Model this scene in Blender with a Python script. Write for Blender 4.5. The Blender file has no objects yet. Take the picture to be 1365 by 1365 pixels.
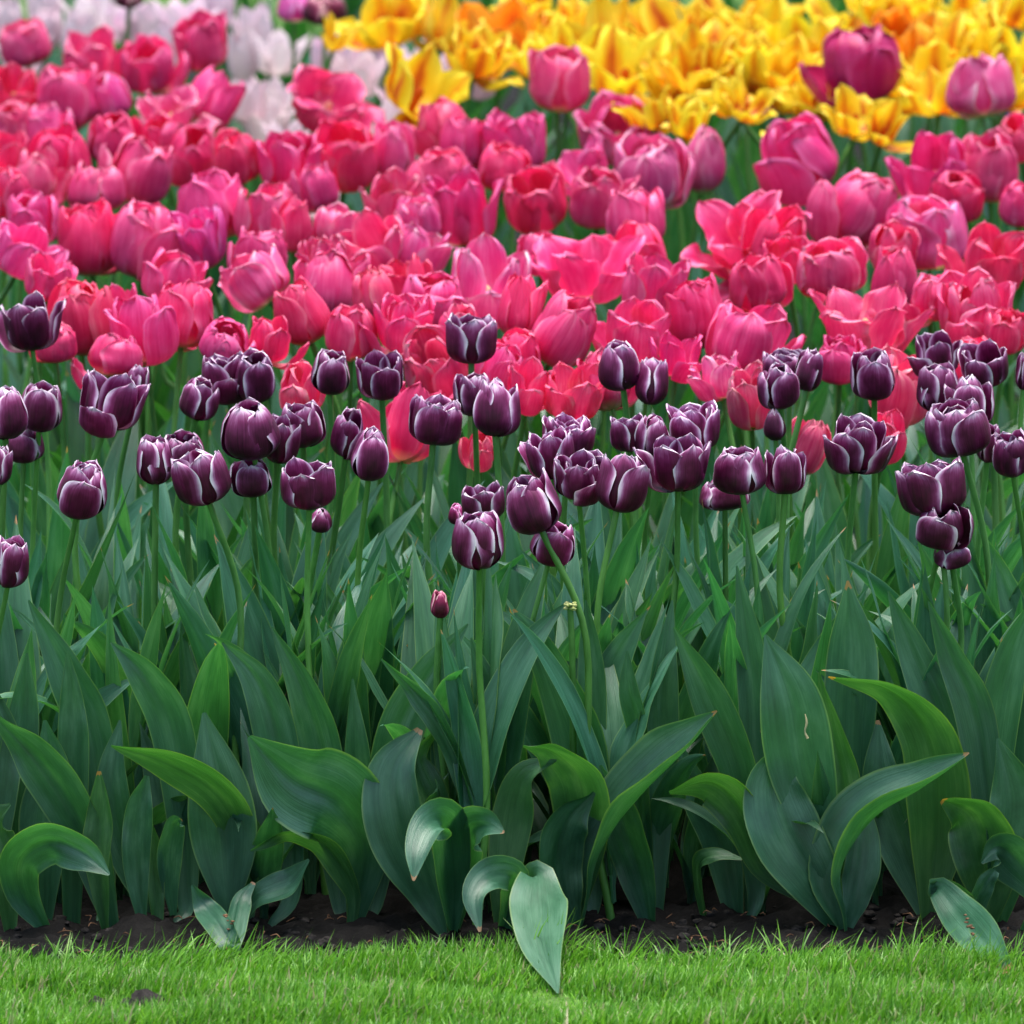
import bpy, math, random
import numpy as np
from mathutils import Vector, Matrix

rng = np.random.default_rng(7)
random.seed(7)
R_ = math.radians
S = bpy.context.scene
COL = S.collection

# ------------------------------------------------------------------ camera
PITCH, FPX, DIST = R_(11.0), 16660.0, 14.0
_a0 = PITCH + math.atan((1240 - 682.5) / FPX)
CAM = np.array([0.0, -DIST * math.cos(_a0), DIST * math.sin(_a0)])
cd = bpy.data.cameras.new('camera')
cam = bpy.data.objects.new('camera', cd)
COL.objects.link(cam)
cam.location = CAM
cam.rotation_euler = (math.pi / 2 - PITCH, 0, 0)
cd.sensor_width = 36
cd.lens = FPX * 36 / 1365
cd.clip_start = 0.5
cd.clip_end = 5000
cd.dof.use_dof = True
cd.dof.focus_distance = 14.05
cd.dof.aperture_fstop = 9.5
S.camera = cam
FWD = np.array([0, math.cos(PITCH), -math.sin(PITCH)])
UP = np.array([0, math.sin(PITCH), math.cos(PITCH)])
RT = np.array([1.0, 0, 0])

# ------------------------------------------------------------------ light
SUN_EL, SUN_AZ = R_(83), R_(10)
w = bpy.data.worlds.new('World')
S.world = w
w.use_nodes = True
wn = w.node_tree
bg = wn.nodes['Background']
sky = wn.nodes.new('ShaderNodeTexSky')
sky.sky_type = 'NISHITA'
sky.sun_disc = False
sky.sun_elevation = SUN_EL
sky.sun_rotation = SUN_AZ
sky.dust_density = 3.0
sky.air_density = 1.0
sky.ozone_density = 1.0
wn.links.new(sky.outputs[0], bg.inputs['Color'])
bg.inputs['Strength'].default_value = 0.055
sd = bpy.data.lights.new('sun', 'SUN')
sd.energy = 1.5
sd.angle = R_(60)
sd.color = (1.0, 0.96, 0.9)
so = bpy.data.objects.new('sun', sd)
COL.objects.link(so)
# direction the light travels
_d = Vector((-math.sin(SUN_AZ) * math.cos(SUN_EL), -math.cos(SUN_AZ) * math.cos(SUN_EL), -math.sin(SUN_EL)))
so.rotation_euler = _d.to_track_quat('-Z', 'Y').to_euler()
S.view_settings.view_transform = 'Standard'
S.view_settings.look = 'None'
S.view_settings.exposure = 2.32
S.view_settings.gamma = 1.0
S.cycles.max_bounces = 8
S.cycles.diffuse_bounces = 4
S.cycles.transmission_bounces = 4


# ------------------------------------------------------------------ pixel <-> world (layout measured on the photo)
def ray(px, py):
    d = FWD * FPX + RT * (px - 682.5) - UP * (py - 682.5)
    return d / np.linalg.norm(d)


def at_y(px, py, Y):
    d = ray(px, py)
    return CAM + d * ((Y - CAM[1]) / d[1])


def at_z(px, py, z):
    d = ray(px, py)
    return CAM + d * ((z - CAM[2]) / d[2])


def scale_at(p):
    return FPX / float(np.dot(p - CAM, FWD))


# ------------------------------------------------------------------ mesh helpers
_topo = {}


def grid_topo(nu, nv):
    k = (nu, nv)
    if k not in _topo:
        f = []
        for j in range(nv - 1):
            for i in range(nu - 1):
                a = j * nu + i
                f.append((a, a + 1, a + nu + 1, a + nu))
        _topo[k] = np.array(f, dtype=np.int32)
    return _topo[k]


def mesh_np(name, verts, faces, uv=None, smooth=True):
    """verts (N,3), faces (M,4) ints, uv (N,2)"""
    me = bpy.data.meshes.new(name)
    nf, k = faces.shape
    me.vertices.add(len(verts))
    me.vertices.foreach_set('co', np.ascontiguousarray(verts, dtype=np.float32).ravel())
    me.loops.add(nf * k)
    me.loops.foreach_set('vertex_index', faces.astype(np.int32).ravel())
    me.polygons.add(nf)
    me.polygons.foreach_set('loop_start', np.arange(nf, dtype=np.int32) * k)
    me.polygons.foreach_set('loop_total', np.full(nf, k, dtype=np.int32))
    me.update(calc_edges=True)
    if uv is not None:
        l = me.uv_layers.new(name='UVMap')
        l.data.foreach_set('uv', np.ascontiguousarray(uv[faces.ravel()], dtype=np.float32).ravel())
    if smooth:
        me.polygons.foreach_set('use_smooth', np.ones(nf, dtype=bool))
    me.validate()
    return me


def link(name, me, mat, parent=None, color=None):
    o = bpy.data.objects.new(name, me)
    COL.objects.link(o)
    if mat is not None:
        me.materials.append(mat)
    if parent is not None:
        o.parent = parent
    if color is not None:
        o.color = (*color, 1)
    return o


def thing(name, label, cat, loc, group=None):
    o = bpy.data.objects.new(name, None)
    COL.objects.link(o)
    o.location = loc
    o.empty_display_size = 0.03
    o['label'] = label
    o['category'] = cat
    if group:
        o['group'] = group
    return o


# ------------------------------------------------------------------ materials
def nmat(name):
    m = bpy.data.materials.new(name)
    m.use_nodes = True
    nt = m.node_tree
    for n in list(nt.nodes):
        nt.nodes.remove(n)
    return m, nt


def N(nt, typ, **kw):
    n = nt.nodes.new(typ)
    for k, v in kw.items():
        if isinstance(k, str) and hasattr(n, k):
            setattr(n, k, v)
    return n


def ramp(nt, src, stops, interp='LINEAR'):
    r = nt.nodes.new('ShaderNodeValToRGB')
    r.color_ramp.interpolation = interp
    el = r.color_ramp.elements
    while len(el) < len(stops):
        el.new(0.5)
    for e, (p, c) in zip(el, stops):
        e.position = p
        e.color = (*c, 1) if len(c) == 3 else c
    nt.links.new(src, r.inputs[0])
    return r


def math_(nt, op, a, b=None, c=None, clamp=False):
    n = nt.nodes.new('ShaderNodeMath')
    n.operation = op
    n.use_clamp = clamp
    for i, x in enumerate((a, b, c)):
        if x is None:
            continue
        if isinstance(x, (int, float)):
            n.inputs[i].default_value = x
        else:
            nt.links.new(x, n.inputs[i])
    return n.outputs[0]


def mixc(nt, mode, fac, a, b):
    n = nt.nodes.new('ShaderNodeMix')
    n.data_type = 'RGBA'
    n.blend_type = mode
    n.inputs[0].default_value = 1.0
    if isinstance(fac, (int, float)):
        n.inputs[0].default_value = fac
    else:
        nt.links.new(fac, n.inputs[0])
    for i, x in ((6, a), (7, b)):
        if isinstance(x, tuple):
            n.inputs[i].default_value = (*x, 1)
        else:
            nt.links.new(x, n.inputs[i])
    return n.outputs[2]


def scaled_uv(nt, su, sv):
    uv = N(nt, 'ShaderNodeUVMap')
    uv.uv_map = 'UVMap'
    mp = N(nt, 'ShaderNodeMapping')
    mp.inputs['Scale'].default_value = (su, sv, 1)
    # shift per object so that no two surfaces share a pattern
    oi = N(nt, 'ShaderNodeObjectInfo')
    mul = math_(nt, 'MULTIPLY', oi.outputs['Random'], 37.0)
    cb = N(nt, 'ShaderNodeCombineXYZ')
    nt.links.new(mul, cb.inputs[0]); nt.links.new(mul, cb.inputs[1]); nt.links.new(mul, cb.inputs[2])
    nt.links.new(uv.outputs[0], mp.inputs['Vector'])
    nt.links.new(cb.outputs[0], mp.inputs['Location'])
    return mp.outputs[0], uv, oi


def noise(nt, vec, sc, det=3.0, rough=0.55):
    n = N(nt, 'ShaderNodeTexNoise')
    n.inputs['Scale'].default_value = sc
    n.inputs['Detail'].default_value = det
    n.inputs['Roughness'].default_value = rough
    if vec is not None:
        nt.links.new(vec, n.inputs['Vector'])
    return n.outputs[0]


def finish(nt, col, rough, transl_col, transl, bump_src=None, bump=0.2, spec=0.4, sheen=0.0, coat=0.0, bdist=0.002):
    out = N(nt, 'ShaderNodeOutputMaterial')
    b = N(nt, 'ShaderNodeBsdfPrincipled')
    b.inputs['Specular IOR Level'].default_value = spec
    b.inputs['Sheen Weight'].default_value = sheen
    b.inputs['Coat Weight'].default_value = coat
    nt.links.new(col, b.inputs['Base Color'])
    if isinstance(rough, (int, float)):
        b.inputs['Roughness'].default_value = rough
    else:
        nt.links.new(rough, b.inputs['Roughness'])
    if bump_src is not None:
        bp = N(nt, 'ShaderNodeBump')
        bp.inputs['Strength'].default_value = bump
        bp.inputs['Distance'].default_value = bdist
        nt.links.new(bump_src, bp.inputs['Height'])
        nt.links.new(bp.outputs[0], b.inputs['Normal'])
    if transl > 0:
        t = N(nt, 'ShaderNodeBsdfTranslucent')
        nt.links.new(transl_col, t.inputs['Color'])
        mx = N(nt, 'ShaderNodeMixShader')
        mx.inputs[0].default_value = transl
        nt.links.new(b.outputs[0], mx.inputs[1])
        nt.links.new(t.outputs[0], mx.inputs[2])
        nt.links.new(mx.outputs[0], out.inputs[0])
    else:
        nt.links.new(b.outputs[0], out.inputs[0])


def edge_nodes(nt, uv):
    sp = N(nt, 'ShaderNodeSeparateXYZ')
    nt.links.new(uv.outputs[0], sp.inputs[0])
    u = math_(nt, 'ABSOLUTE', math_(nt, 'MULTIPLY_ADD', sp.outputs[0], 2.0, -1.0))
    return u, sp.outputs[1]


def mat_purple():
    m, nt = nmat('purple_petal')
    vec, uv, oi = scaled_uv(nt, 34, 1.6)
    u, v = edge_nodes(nt, uv)
    n1 = noise(nt, vec, 1.0, 3)
    vec2, _, _ = scaled_uv(nt, 3.0, 3.0)
    n2 = noise(nt, vec2, 1.0, 2)
    a = math_(nt, 'MULTIPLY', math_(nt, 'POWER', u, 2.6), 0.98)
    b = math_(nt, 'MULTIPLY', math_(nt, 'POWER', v, 4.0), 0.85)
    e = math_(nt, 'MAXIMUM', a, b)
    # the white margin fades out towards the base of the petal
    fade = math_(nt, 'MULTIPLY_ADD', v, 1.6, 0.08, clamp=True)
    e = math_(nt, 'MULTIPLY', e, fade)
    e = math_(nt, 'ADD', e, math_(nt, 'MULTIPLY_ADD', n1, 0.34, -0.16))
    e = math_(nt, 'ADD', e, math_(nt, 'MULTIPLY_ADD', n2, 0.60, -0.28))
    r = ramp(nt, e, [(0.0, (0.038, 0.0018, 0.014)), (0.20, (0.088, 0.0045, 0.038)), (0.42, (0.185, 0.023, 0.100)),
                     (0.60, (0.36, 0.12, 0.27)), (0.77, (0.66, 0.48, 0.63)), (1.0, (0.86, 0.81, 0.86))])
    col = mixc(nt, 'MULTIPLY', 1.0, r.outputs[0], oi.outputs['Color'])
    tc = mixc(nt, 'MULTIPLY', 1.0, col, (1.0, 0.45, 0.8))
    finish(nt, col, 0.42, tc, 0.14, n1, 0.4, spec=0.3, bdist=0.0012)
    return m


def mat_pink():
    m, nt = nmat('pink_petal')
    vec, uv, oi = scaled_uv(nt, 26, 1.6)
    u, v = edge_nodes(nt, uv)
    n1 = noise(nt, vec, 1.0, 3)
    vec2, _, _ = scaled_uv(nt, 2.6, 2.2)
    n2 = noise(nt, vec2, 1.0, 3)
    e = math_(nt, 'MULTIPLY', math_(nt, 'MAXIMUM', math_(nt, 'POWER', u, 4.0), math_(nt, 'POWER', v, 7.0)), 0.36)
    e = math_(nt, 'ADD', e, math_(nt, 'MULTIPLY_ADD', n1, 0.8, -0.34))
    e = math_(nt, 'ADD', e, math_(nt, 'MULTIPLY_ADD', n2, 0.9, -0.40))
    r = ramp(nt, e, [(0.0, (0.72, 0.020, 0.155)), (0.28, (0.82, 0.060, 0.235)), (0.52, (0.88, 0.16, 0.36)), (0.9, (0.93, 0.48, 0.66))])
    base = ramp(nt, math_(nt, 'ADD', v, math_(nt, 'MULTIPLY_ADD', n1, 0.10, -0.05)), [(0.05, (1, 1, 1)), (0.27, (0, 0, 0))])
    col = mixc(nt, 'MIX', base.outputs[0], r.outputs[0], (0.68, 0.56, 0.34))
    col = mixc(nt, 'MULTIPLY', 1.0, col, oi.outputs['Color'])
    tc = mixc(nt, 'MULTIPLY', 1.0, col, (1.0, 0.5, 0.65))
    finish(nt, col, 0.40, tc, 0.28, n1, 0.6, spec=0.35, bdist=0.0012)
    return m


def mat_yellow():
    m, nt = nmat('yellow_petal')
    vec, uv, oi = scaled_uv(nt, 22, 1.5)
    u, v = edge_nodes(nt, uv)
    n1 = noise(nt, vec, 1.0, 3)
    vec2, _, _ = scaled_uv(nt, 2.0, 1.6)
    n2 = noise(nt, vec2, 1.0, 2)
    e = math_(nt, 'ADD', u, math_(nt, 'MULTIPLY_ADD', n1, 0.5, -0.25))
    e = math_(nt, 'ADD', e, math_(nt, 'MULTIPLY_ADD', n2, 1.2, -0.52))
    e = math_(nt, 'ADD', e, math_(nt, 'MULTIPLY_ADD', v, 0.55, -0.32))
    r = ramp(nt, e, [(0.0, (0.55, 0.10, 0.006)), (0.22, (0.80, 0.30, 0.008)), (0.5, (0.86, 0.58, 0.012)), (1.0, (0.90, 0.74, 0.04))])
    col = mixc(nt, 'MULTIPLY', 1.0, r.outputs[0], oi.outputs['Color'])
    finish(nt, col, 0.45, col, 0.35, n1, 0.3, spec=0.3)
    return m


def mat_pale():
    m, nt = nmat('lilac_petal')
    vec, uv, oi = scaled_uv(nt, 20, 1.5)
    n1 = noise(nt, vec, 1.0, 3)
    r = ramp(nt, n1, [(0.3, (0.74, 0.54, 0.58)), (0.7, (0.90, 0.84, 0.83))])
    col = mixc(nt, 'MULTIPLY', 1.0, r.outputs[0], oi.outputs['Color'])
    finish(nt, col, 0.5, col, 0.3, n1, 0.3, spec=0.3)
    return m


def mat_leaf():
    m, nt = nmat('tulip_leaf')
    vec, uv, oi = scaled_uv(nt, 46, 0.8)
    u, v = edge_nodes(nt, uv)
    n1 = noise(nt, vec, 1.0, 4, 0.6)
    vec2, _, _ = scaled_uv(nt, 3.0, 4.0)
    n2 = noise(nt, vec2, 1.0, 4, 0.6)
    mixn = math_(nt, 'ADD', math_(nt, 'MULTIPLY', n1, 0.28), math_(nt, 'MULTIPLY', n2, 0.72))
    r = ramp(nt, mixn, [(0.30, (0.013, 0.062, 0.031)), (0.50, (0.027, 0.108, 0.056)), (0.70, (0.062, 0.170, 0.105))])
    edge = ramp(nt, u, [(0.93, (0, 0, 0)), (0.985, (1, 1, 1))])
    col = mixc(nt, 'MIX', math_(nt, 'MULTIPLY', edge.outputs[0], math_(nt, 'MULTIPLY', n2, 0.8)), r.outputs[0], (0.20, 0.32, 0.09))
    # dry brown tip on some leaves
    tipm = math_(nt, 'MULTIPLY', math_(nt, 'GREATER_THAN', math_(nt, 'ADD', v, math_(nt, 'MULTIPLY', n2, 0.06)), 1.005),
                 math_(nt, 'GREATER_THAN', oi.outputs['Random'], 0.72))
    col = mixc(nt, 'MIX', tipm, col, (0.26, 0.15, 0.07))
    # small pale scuffs
    vo = N(nt, 'ShaderNodeTexVoronoi')
    vec3, _, _ = scaled_uv(nt, 9.0, 30.0)
    nt.links.new(vec3, vo.inputs['Vector'])
    spot = math_(nt, 'LESS_THAN', vo.outputs['Distance'], 0.05)
    spot = math_(nt, 'MULTIPLY', spot, math_(nt, 'GREATER_THAN', n2, 0.58))
    col = mixc(nt, 'MIX', math_(nt, 'MULTIPLY', spot, 0.5), col, (0.35, 0.36, 0.20))
    col = mixc(nt, 'MULTIPLY', 1.0, col, oi.outputs['Color'])
    tc = mixc(nt, 'MULTIPLY', 1.0, col, (1.7, 2.2, 0.55))
    rr = math_(nt, 'MULTIPLY_ADD', n2, 0.26, 0.26)
    finish(nt, col, rr, tc, 0.24, n1, 0.5, spec=0.75, bdist=0.0012)
    return m


def mat_stem():
    m, nt = nmat('tulip_stem')
    vec, uv, oi = scaled_uv(nt, 3, 14)
    n1 = noise(nt, vec, 1.0, 3)
    r = ramp(nt, n1, [(0.3, (0.050, 0.150, 0.028)), (0.7, (0.090, 0.235, 0.052))])
    col = mixc(nt, 'MULTIPLY', 1.0, r.outputs[0], oi.outputs['Color'])
    finish(nt, col, 0.42, col, 0.0, n1, 0.15, spec=0.4)
    return m


def mat_grass():
    m, nt = nmat('grass_blade')
    g = N(nt, 'ShaderNodeNewGeometry')
    uv = N(nt, 'ShaderNodeUVMap'); uv.uv_map = 'UVMap'
    sp = N(nt, 'ShaderNodeSeparateXYZ')
    nt.links.new(uv.outputs[0], sp.inputs[0])
    r = ramp(nt, sp.outputs[0], [(0.0, (0.060, 0.22, 0.010)), (0.45, (0.13, 0.37, 0.018)), (0.9, (0.23, 0.50, 0.045)), (0.98, (0.32, 0.40, 0.15)), (1.0, (0.42, 0.38, 0.22))])
    n2 = noise(nt, g.outputs['Position'], 9.0, 3)
    k = ramp(nt, n2, [(0.3, (0.72, 0.78, 0.7)), (0.7, (1.1, 1.05, 1.1))])
    col = mixc(nt, 'MULTIPLY', 1.0, r.outputs[0], k.outputs[0])
    # blades darken towards the base: shade of the gaps painted into the colour
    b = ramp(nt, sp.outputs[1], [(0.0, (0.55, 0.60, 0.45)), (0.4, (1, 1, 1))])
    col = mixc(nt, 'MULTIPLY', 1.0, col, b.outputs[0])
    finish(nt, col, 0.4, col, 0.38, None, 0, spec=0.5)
    return m


def mat_soil():
    m, nt = nmat('soil')
    g = N(nt, 'ShaderNodeNewGeometry')
    n1 = noise(nt, g.outputs['Position'], 60.0, 8, 0.7)
    n2 = noise(nt, g.outputs['Position'], 9.0, 5, 0.6)
    s = math_(nt, 'ADD', math_(nt, 'MULTIPLY', n1, 0.6), math_(nt, 'MULTIPLY', n2, 0.4))
    r = ramp(nt, s, [(0.35, (0.0025, 0.002, 0.0018)), (0.5, (0.005, 0.0042, 0.0038)), (0.62, (0.012, 0.0108, 0.0100)), (0.74, (0.036, 0.032, 0.030))])
    finish(nt, r.outputs[0], 0.9, r.outputs[0], 0.0, s, 1.0, spec=0.2, bdist=0.008)
    return m


def mat_plain(name, c0, c1, sc, rough=0.8, bump=0.5):
    m, nt = nmat(name)
    tc = N(nt, 'ShaderNodeTexCoord')
    n1 = noise(nt, tc.outputs['Object'], sc, 5, 0.6)
    r = ramp(nt, n1, [(0.35, c0), (0.65, c1)])
    finish(nt, r.outputs[0], rough, r.outputs[0], 0.0, n1, bump, spec=0.2, bdist=0.003)
    return m


M = dict(purple=mat_purple(), pink=mat_pink(), yellow=mat_yellow(), pale=mat_pale(), leaf=mat_leaf(), stem=mat_stem(),
         grass=mat_grass(), soil=mat_soil(),
         lawn=mat_plain('lawn_base', (0.035, 0.09, 0.012), (0.07, 0.15, 0.02), 60.0),
         dry=mat_plain('dry_litter', (0.07, 0.035, 0.018), (0.24, 0.13, 0.07), 120.0),
         straw=mat_plain('straw_scrap', (0.40, 0.34, 0.18), (0.55, 0.48, 0.28), 80.0),
         clod=mat_plain('clod', (0.008, 0.007, 0.0065), (0.04, 0.035, 0.032), 90.0, 0.95, 1.0),
         pistil=mat_plain('pistil', (0.30, 0.36, 0.10), (0.55, 0.55, 0.25), 200.0))


# ------------------------------------------------------------------ organs
def petal_grid(H, R, az, close, wide, tilt, curl, inner, pointed, ruffle, r, nu=13, nv=17, lat=1.0, flare=0.0, fold=0.025):
    t = np.linspace(0, 1, nv)[:, None]
    u = np.linspace(-1, 1, nu)[None, :]
    sharp = 2.4 - 1.3 * pointed
    W = (t ** 0.5) * np.clip(1 - t ** (4.2 - 2.0 * pointed), 0, 1) ** (0.55 + 0.35 * pointed)
    W = W / W.max() * wide * R
    a = (math.pi / 2) * np.minimum(t / 0.42, 1)
    zc = 0.34 * H
    q = np.clip((t - 0.42) / 0.58, 0, 1)
    rr = R * np.sin(a) * (1 - close * q ** 1.8)
    zz = np.where(t < 0.42, zc * (1 - np.cos(a)), zc + (H - zc) * q)
    # tip bend
    tb = np.clip((t - 0.78) / 0.22, 0, 1) ** 1.6
    rr = rr + curl * R * tb
    zz = zz - abs(curl) * H * 0.10 * tb
    rr = rr * (0.86 if inner else 1.0)
    Rp = np.maximum(rr, 0.55 * R) * lat
    ang = u * W / Rp
    x = Rp * np.sin(ang)
    inw = Rp * (1 - np.cos(ang))
    # edges: slight outward roll and ruffles
    ph1, ph2 = r.uniform(0, 6.28, 2)
    side = np.sign(u)
    ruf = ruffle * R * np.abs(u) ** 2.5 * (np.sin(t * r.uniform(9, 15) + ph1 + side * 1.7) + 0.6 * np.sin(t * 23 + ph2 + side)) * np.clip(t * 1.5 - 0.2, 0, 1)
    lip = flare * R * np.abs(u) ** 4 * np.clip(t * 1.6 - 0.3, 0, 1)
    # midrib dent
    mid = -0.035 * R * np.exp(-(u / 0.12) ** 2) * np.sin(t * math.pi)
    y = rr - inw + ruf + lip + mid
    # overall wobble
    y = y + R * 0.04 * np.sin(3 * t + ph1) * np.sin(2 * u + ph2)
    z = zz + 0 * u - 0.04 * H * np.abs(u) ** 2 * r.uniform(0.3, 1.3) * t
    z = z + H * 0.015 * np.sin(u * 7 + ph2) * t ** 3
    # small nick or notch at the tip
    x = x + 0 * z
    y = y + R * fold * np.sin(u * r.uniform(6, 10) + ph1) * t ** 1.5 + R * fold * 0.7 * np.sin(u * 15 + t * 5 + ph2) * t ** 2
    # tilt outward about the base
    ct, st = math.cos(tilt), math.sin(tilt)
    y2 = y * ct + z * st
    z2 = -y * st + z * ct
    y, z = y2, z2
    ca, sa = math.cos(az), math.sin(az)
    X = x * ca - y * sa
    Y = x * sa + y * ca
    V = np.stack([X, Y, z], -1).reshape(-1, 3)
    uv = np.stack([(u + 1) / 2 + 0 * t, t + 0 * u], -1).reshape(-1, 2)
    return V, uv, grid_topo(nu, nv)


def axis_matrix(base, axis, spin=0.0):
    z = Vector(axis).normalized()
    q = z.to_track_quat('Z', 'Y')
    return Matrix.Translation(Vector(base)) @ q.to_matrix().to_4x4() @ Matrix.Rotation(spin, 4, 'Z')


def merge(parts):
    Vs, Us, Fs, off = [], [], [], 0
    for V, U, F in parts:
        Vs.append(V); Us.append(U); Fs.append(F + off)
        off += len(V)
    return np.concatenate(Vs), np.concatenate(Us), np.concatenate(Fs)


def pistil_grid(H):
    n, k = 8, 8
    t = np.linspace(0, 1, k)[:, None]
    a = np.linspace(0, 2 * math.pi, n)[None, :]
    rad = 0.06 * H * (1 + 0.35 * np.clip(t * 4 - 3, 0, 1)) * np.where(t > 0.99, 0.2, 1)
    V = np.stack([rad * np.cos(a), rad * np.sin(a), t * 0.42 * H + 0 * a], -1).reshape(-1, 3)
    U = np.stack([0.5 + 0 * a + 0 * t, 0.06 + 0.10 * t + 0 * a], -1).reshape(-1, 2)
    return V, U, grid_topo(n, k)


STYLE = {
    'cup':    dict(close=0.34, wide=1.00, tilt=0.02, curl=-0.06, pointed=0.25, ruffle=0.02, lat=1.0, flare=0.02),
    'open':   dict(close=0.20, wide=0.92, tilt=0.13, curl=-0.02, pointed=0.30, ruffle=0.02, lat=0.95, flare=0.03),
    'wide':   dict(close=-0.05, wide=0.95, tilt=0.32, curl=0.10, pointed=0.35, ruffle=0.06, lat=1.1, flare=0.04),
    'bud':    dict(close=0.72, wide=1.20, tilt=0.0, curl=-0.10, pointed=0.55, ruffle=0.0, lat=1.0, flare=0.0),
    'egg':    dict(close=0.50, wide=1.12, tilt=0.0, curl=-0.06, pointed=0.35, ruffle=0.015, lat=1.0, flare=0.0),
    'lily':   dict(close=0.0, wide=0.86, tilt=0.28, curl=0.20, pointed=0.95, ruffle=0.05, lat=1.0, flare=0.05),
}


def bloom(parent, base, axis, H, R, style, mat, r, color=(1, 1, 1), double=False, jitter=1.0, flung=None, split=True, spin=None, hi=True):
    """flower part (inner whorl and pistil) with each outer petal as its own child"""
    st = STYLE[style]
    if spin is None:
        spin = r.uniform(0, 2 * math.pi)
    Mx = axis_matrix(np.array(base) - np.array(parent.location), axis, spin)
    nu, nv = (15, 19) if hi else (9, 11)
    inner, outer = [], []
    n = 3

    def pg(az, inn, H_, tilt_add):
        return petal_grid(H_, R, az, st['close'] + r.normal(0, 0.05) * jitter, st['wide'] * r.uniform(0.93, 1.07) * (0.92 if inn else 1),
                          st['tilt'] + tilt_add + r.normal(0, 0.05) * jitter, st['curl'] + r.normal(0, 0.05) * jitter, inn, st['pointed'] * r.uniform(0.7, 1.3),
                          st['ruffle'] * r.uniform(0.6, 1.6) * (2.2 if jitter > 1.5 else 1) + 0.008, r, nu, nv, st['lat'] * r.uniform(0.85, 1.1), st['flare'], 0.055 if jitter > 1.5 else 0.028)
    for i in range(n):
        inner.append(pg(i * 2 * math.pi / n + math.pi / n + r.normal(0, 0.1), True, H * r.uniform(0.93, 1.03), 0))
    if double:
        for i in range(3):
            V, U, F = pg(i * 2 * math.pi / n + r.normal(0, 0.3), True, H * r.uniform(0.78, 0.92), -0.05)
            V = V * np.array([0.78, 0.78, 1])
            inner.append((V, U, F))
    for i in range(n + (2 if double else 0)):
        add = 0.10 * max(0, r.normal(0, 1)) * jitter
        if double and i >= 3:
            add += 0.08
        if flung is not None and i == 0:
            add = flung
        outer.append(pg((i * 2 * math.pi / n) + r.normal(0, 0.1) + (0.6 if i >= 3 else 0), False, H * r.uniform(0.9, 1.0), add))
    inner.append(pistil_grid(H))
    if not split:
        inner += outer
    V, U, F = merge(inner)
    fl = link('flower', mesh_np('flower', V, F, U), mat, parent, color)
    fl.matrix_local = Mx
    if split:
        for V, U, F in outer:
            link('petal', mesh_np('petal', V, F, U), mat, fl, color)
    return fl


def resample(pts, n):
    """Catmull-Rom through rows of pts -> n rows, uniform in parameter"""
    P = np.asarray(pts, float)
    k = len(P)
    Q = np.vstack([2 * P[0] - P[1], P, 2 * P[-1] - P[-2]])
    out = []
    for s in np.linspace(0, k - 1 - 1e-9, n):
        i = int(s); f = s - i
        a, b, c, d = Q[i], Q[i + 1], Q[i + 2], Q[i + 3]
        out.append(0.5 * ((2 * b) + (c - a) * f + (2 * a - 5 * b + 4 * c - d) * f * f + (3 * b - a - 3 * c + d) * f ** 3))
    return np.array(out)


def tube(pts, rad, n=8, nseg=16):
    P = resample(pts, nseg)
    Rd = np.interp(np.linspace(0, 1, nseg), np.linspace(0, 1, len(rad)), rad)
    T = np.gradient(P, axis=0)
    T /= np.linalg.norm(T, axis=1, keepdims=True) + 1e-9
    A = np.cross(T, np.array([0.0, 1.0, 0.02])); A /= np.linalg.norm(A, axis=1, keepdims=True) + 1e-9
    B = np.cross(T, A)
    a = np.linspace(0, 2 * math.pi, n + 1)
    V = P[:, None, :] + Rd[:, None, None] * (np.cos(a)[None, :, None] * A[:, None, :] + np.sin(a)[None, :, None] * B[:, None, :])
    V = V.reshape(-1, 3)
    U = np.stack([np.tile(np.linspace(0, 1, n + 1), nseg), np.repeat(np.linspace(0, 1, nseg), n + 1)], -1)
    return V, U, grid_topo(n + 1, nseg)


def blade(P, W, side, nrm, cup, wave, r, nu=11):
    """leaf blade along the points P; W half widths; side & nrm frames per point; cup = fold amount per point"""
    nv = len(P)
    u = np.linspace(-1, 1, nu)[None, :, None]
    W3 = W[:, None, None]
    cupv = np.asarray(cup).reshape(-1, 1, 1)
    ang = u * cupv                                     # arc fold, cup = half opening angle
    s = np.where(np.abs(cupv) > 1e-3, np.sin(ang) / np.maximum(np.abs(cupv), 1e-3), u)
    h = np.where(np.abs(cupv) > 1e-3, (1 - np.cos(ang)) / np.maximum(np.abs(cupv), 1e-3), 0)
    v = np.linspace(0, 1, nv)[:, None, None]
    p1, p2 = r.uniform(0, 6.28, 2)
    k = r.uniform(7, 12)
    wv = wave * np.abs(u) ** 2 * (np.sin(v * k + p1 + np.sign(u) * 1.2) + 0.4 * np.sin(v * k * 2.3 + p2)) * np.sin(v * math.pi) ** 0.5
    keel = 0.10 * np.exp(-(u / 0.10) ** 2)
    V = P[:, None, :] + side[:, None, :] * (s * W3) + nrm[:, None, :] * ((h - keel + 0.022 * np.sin(u * 9 + p1 + 2 * v) * np.sin(v * math.pi)) * W3 + wv)
    U = np.stack([(u[..., 0] + 1) / 2 + 0 * v[..., 0], v[..., 0] + 0 * u[..., 0]], -1).reshape(-1, 2)
    return V.reshape(-1, 3), U, grid_topo(nu, nv)


def wprof(t, wide, basew=0.35, peak=0.42, tip=1.0):
    e = math.log(0.5) / math.log(peak)
    p = np.sin(math.pi * np.clip(t, 0, 1) ** e) ** 0.85
    p = np.maximum(p, basew * (1 - t) ** 1.2 * (t < 0.5))
    p = p * np.clip((1 - t) * 7, 0, 1) ** 0.35
    return wide * p


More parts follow.
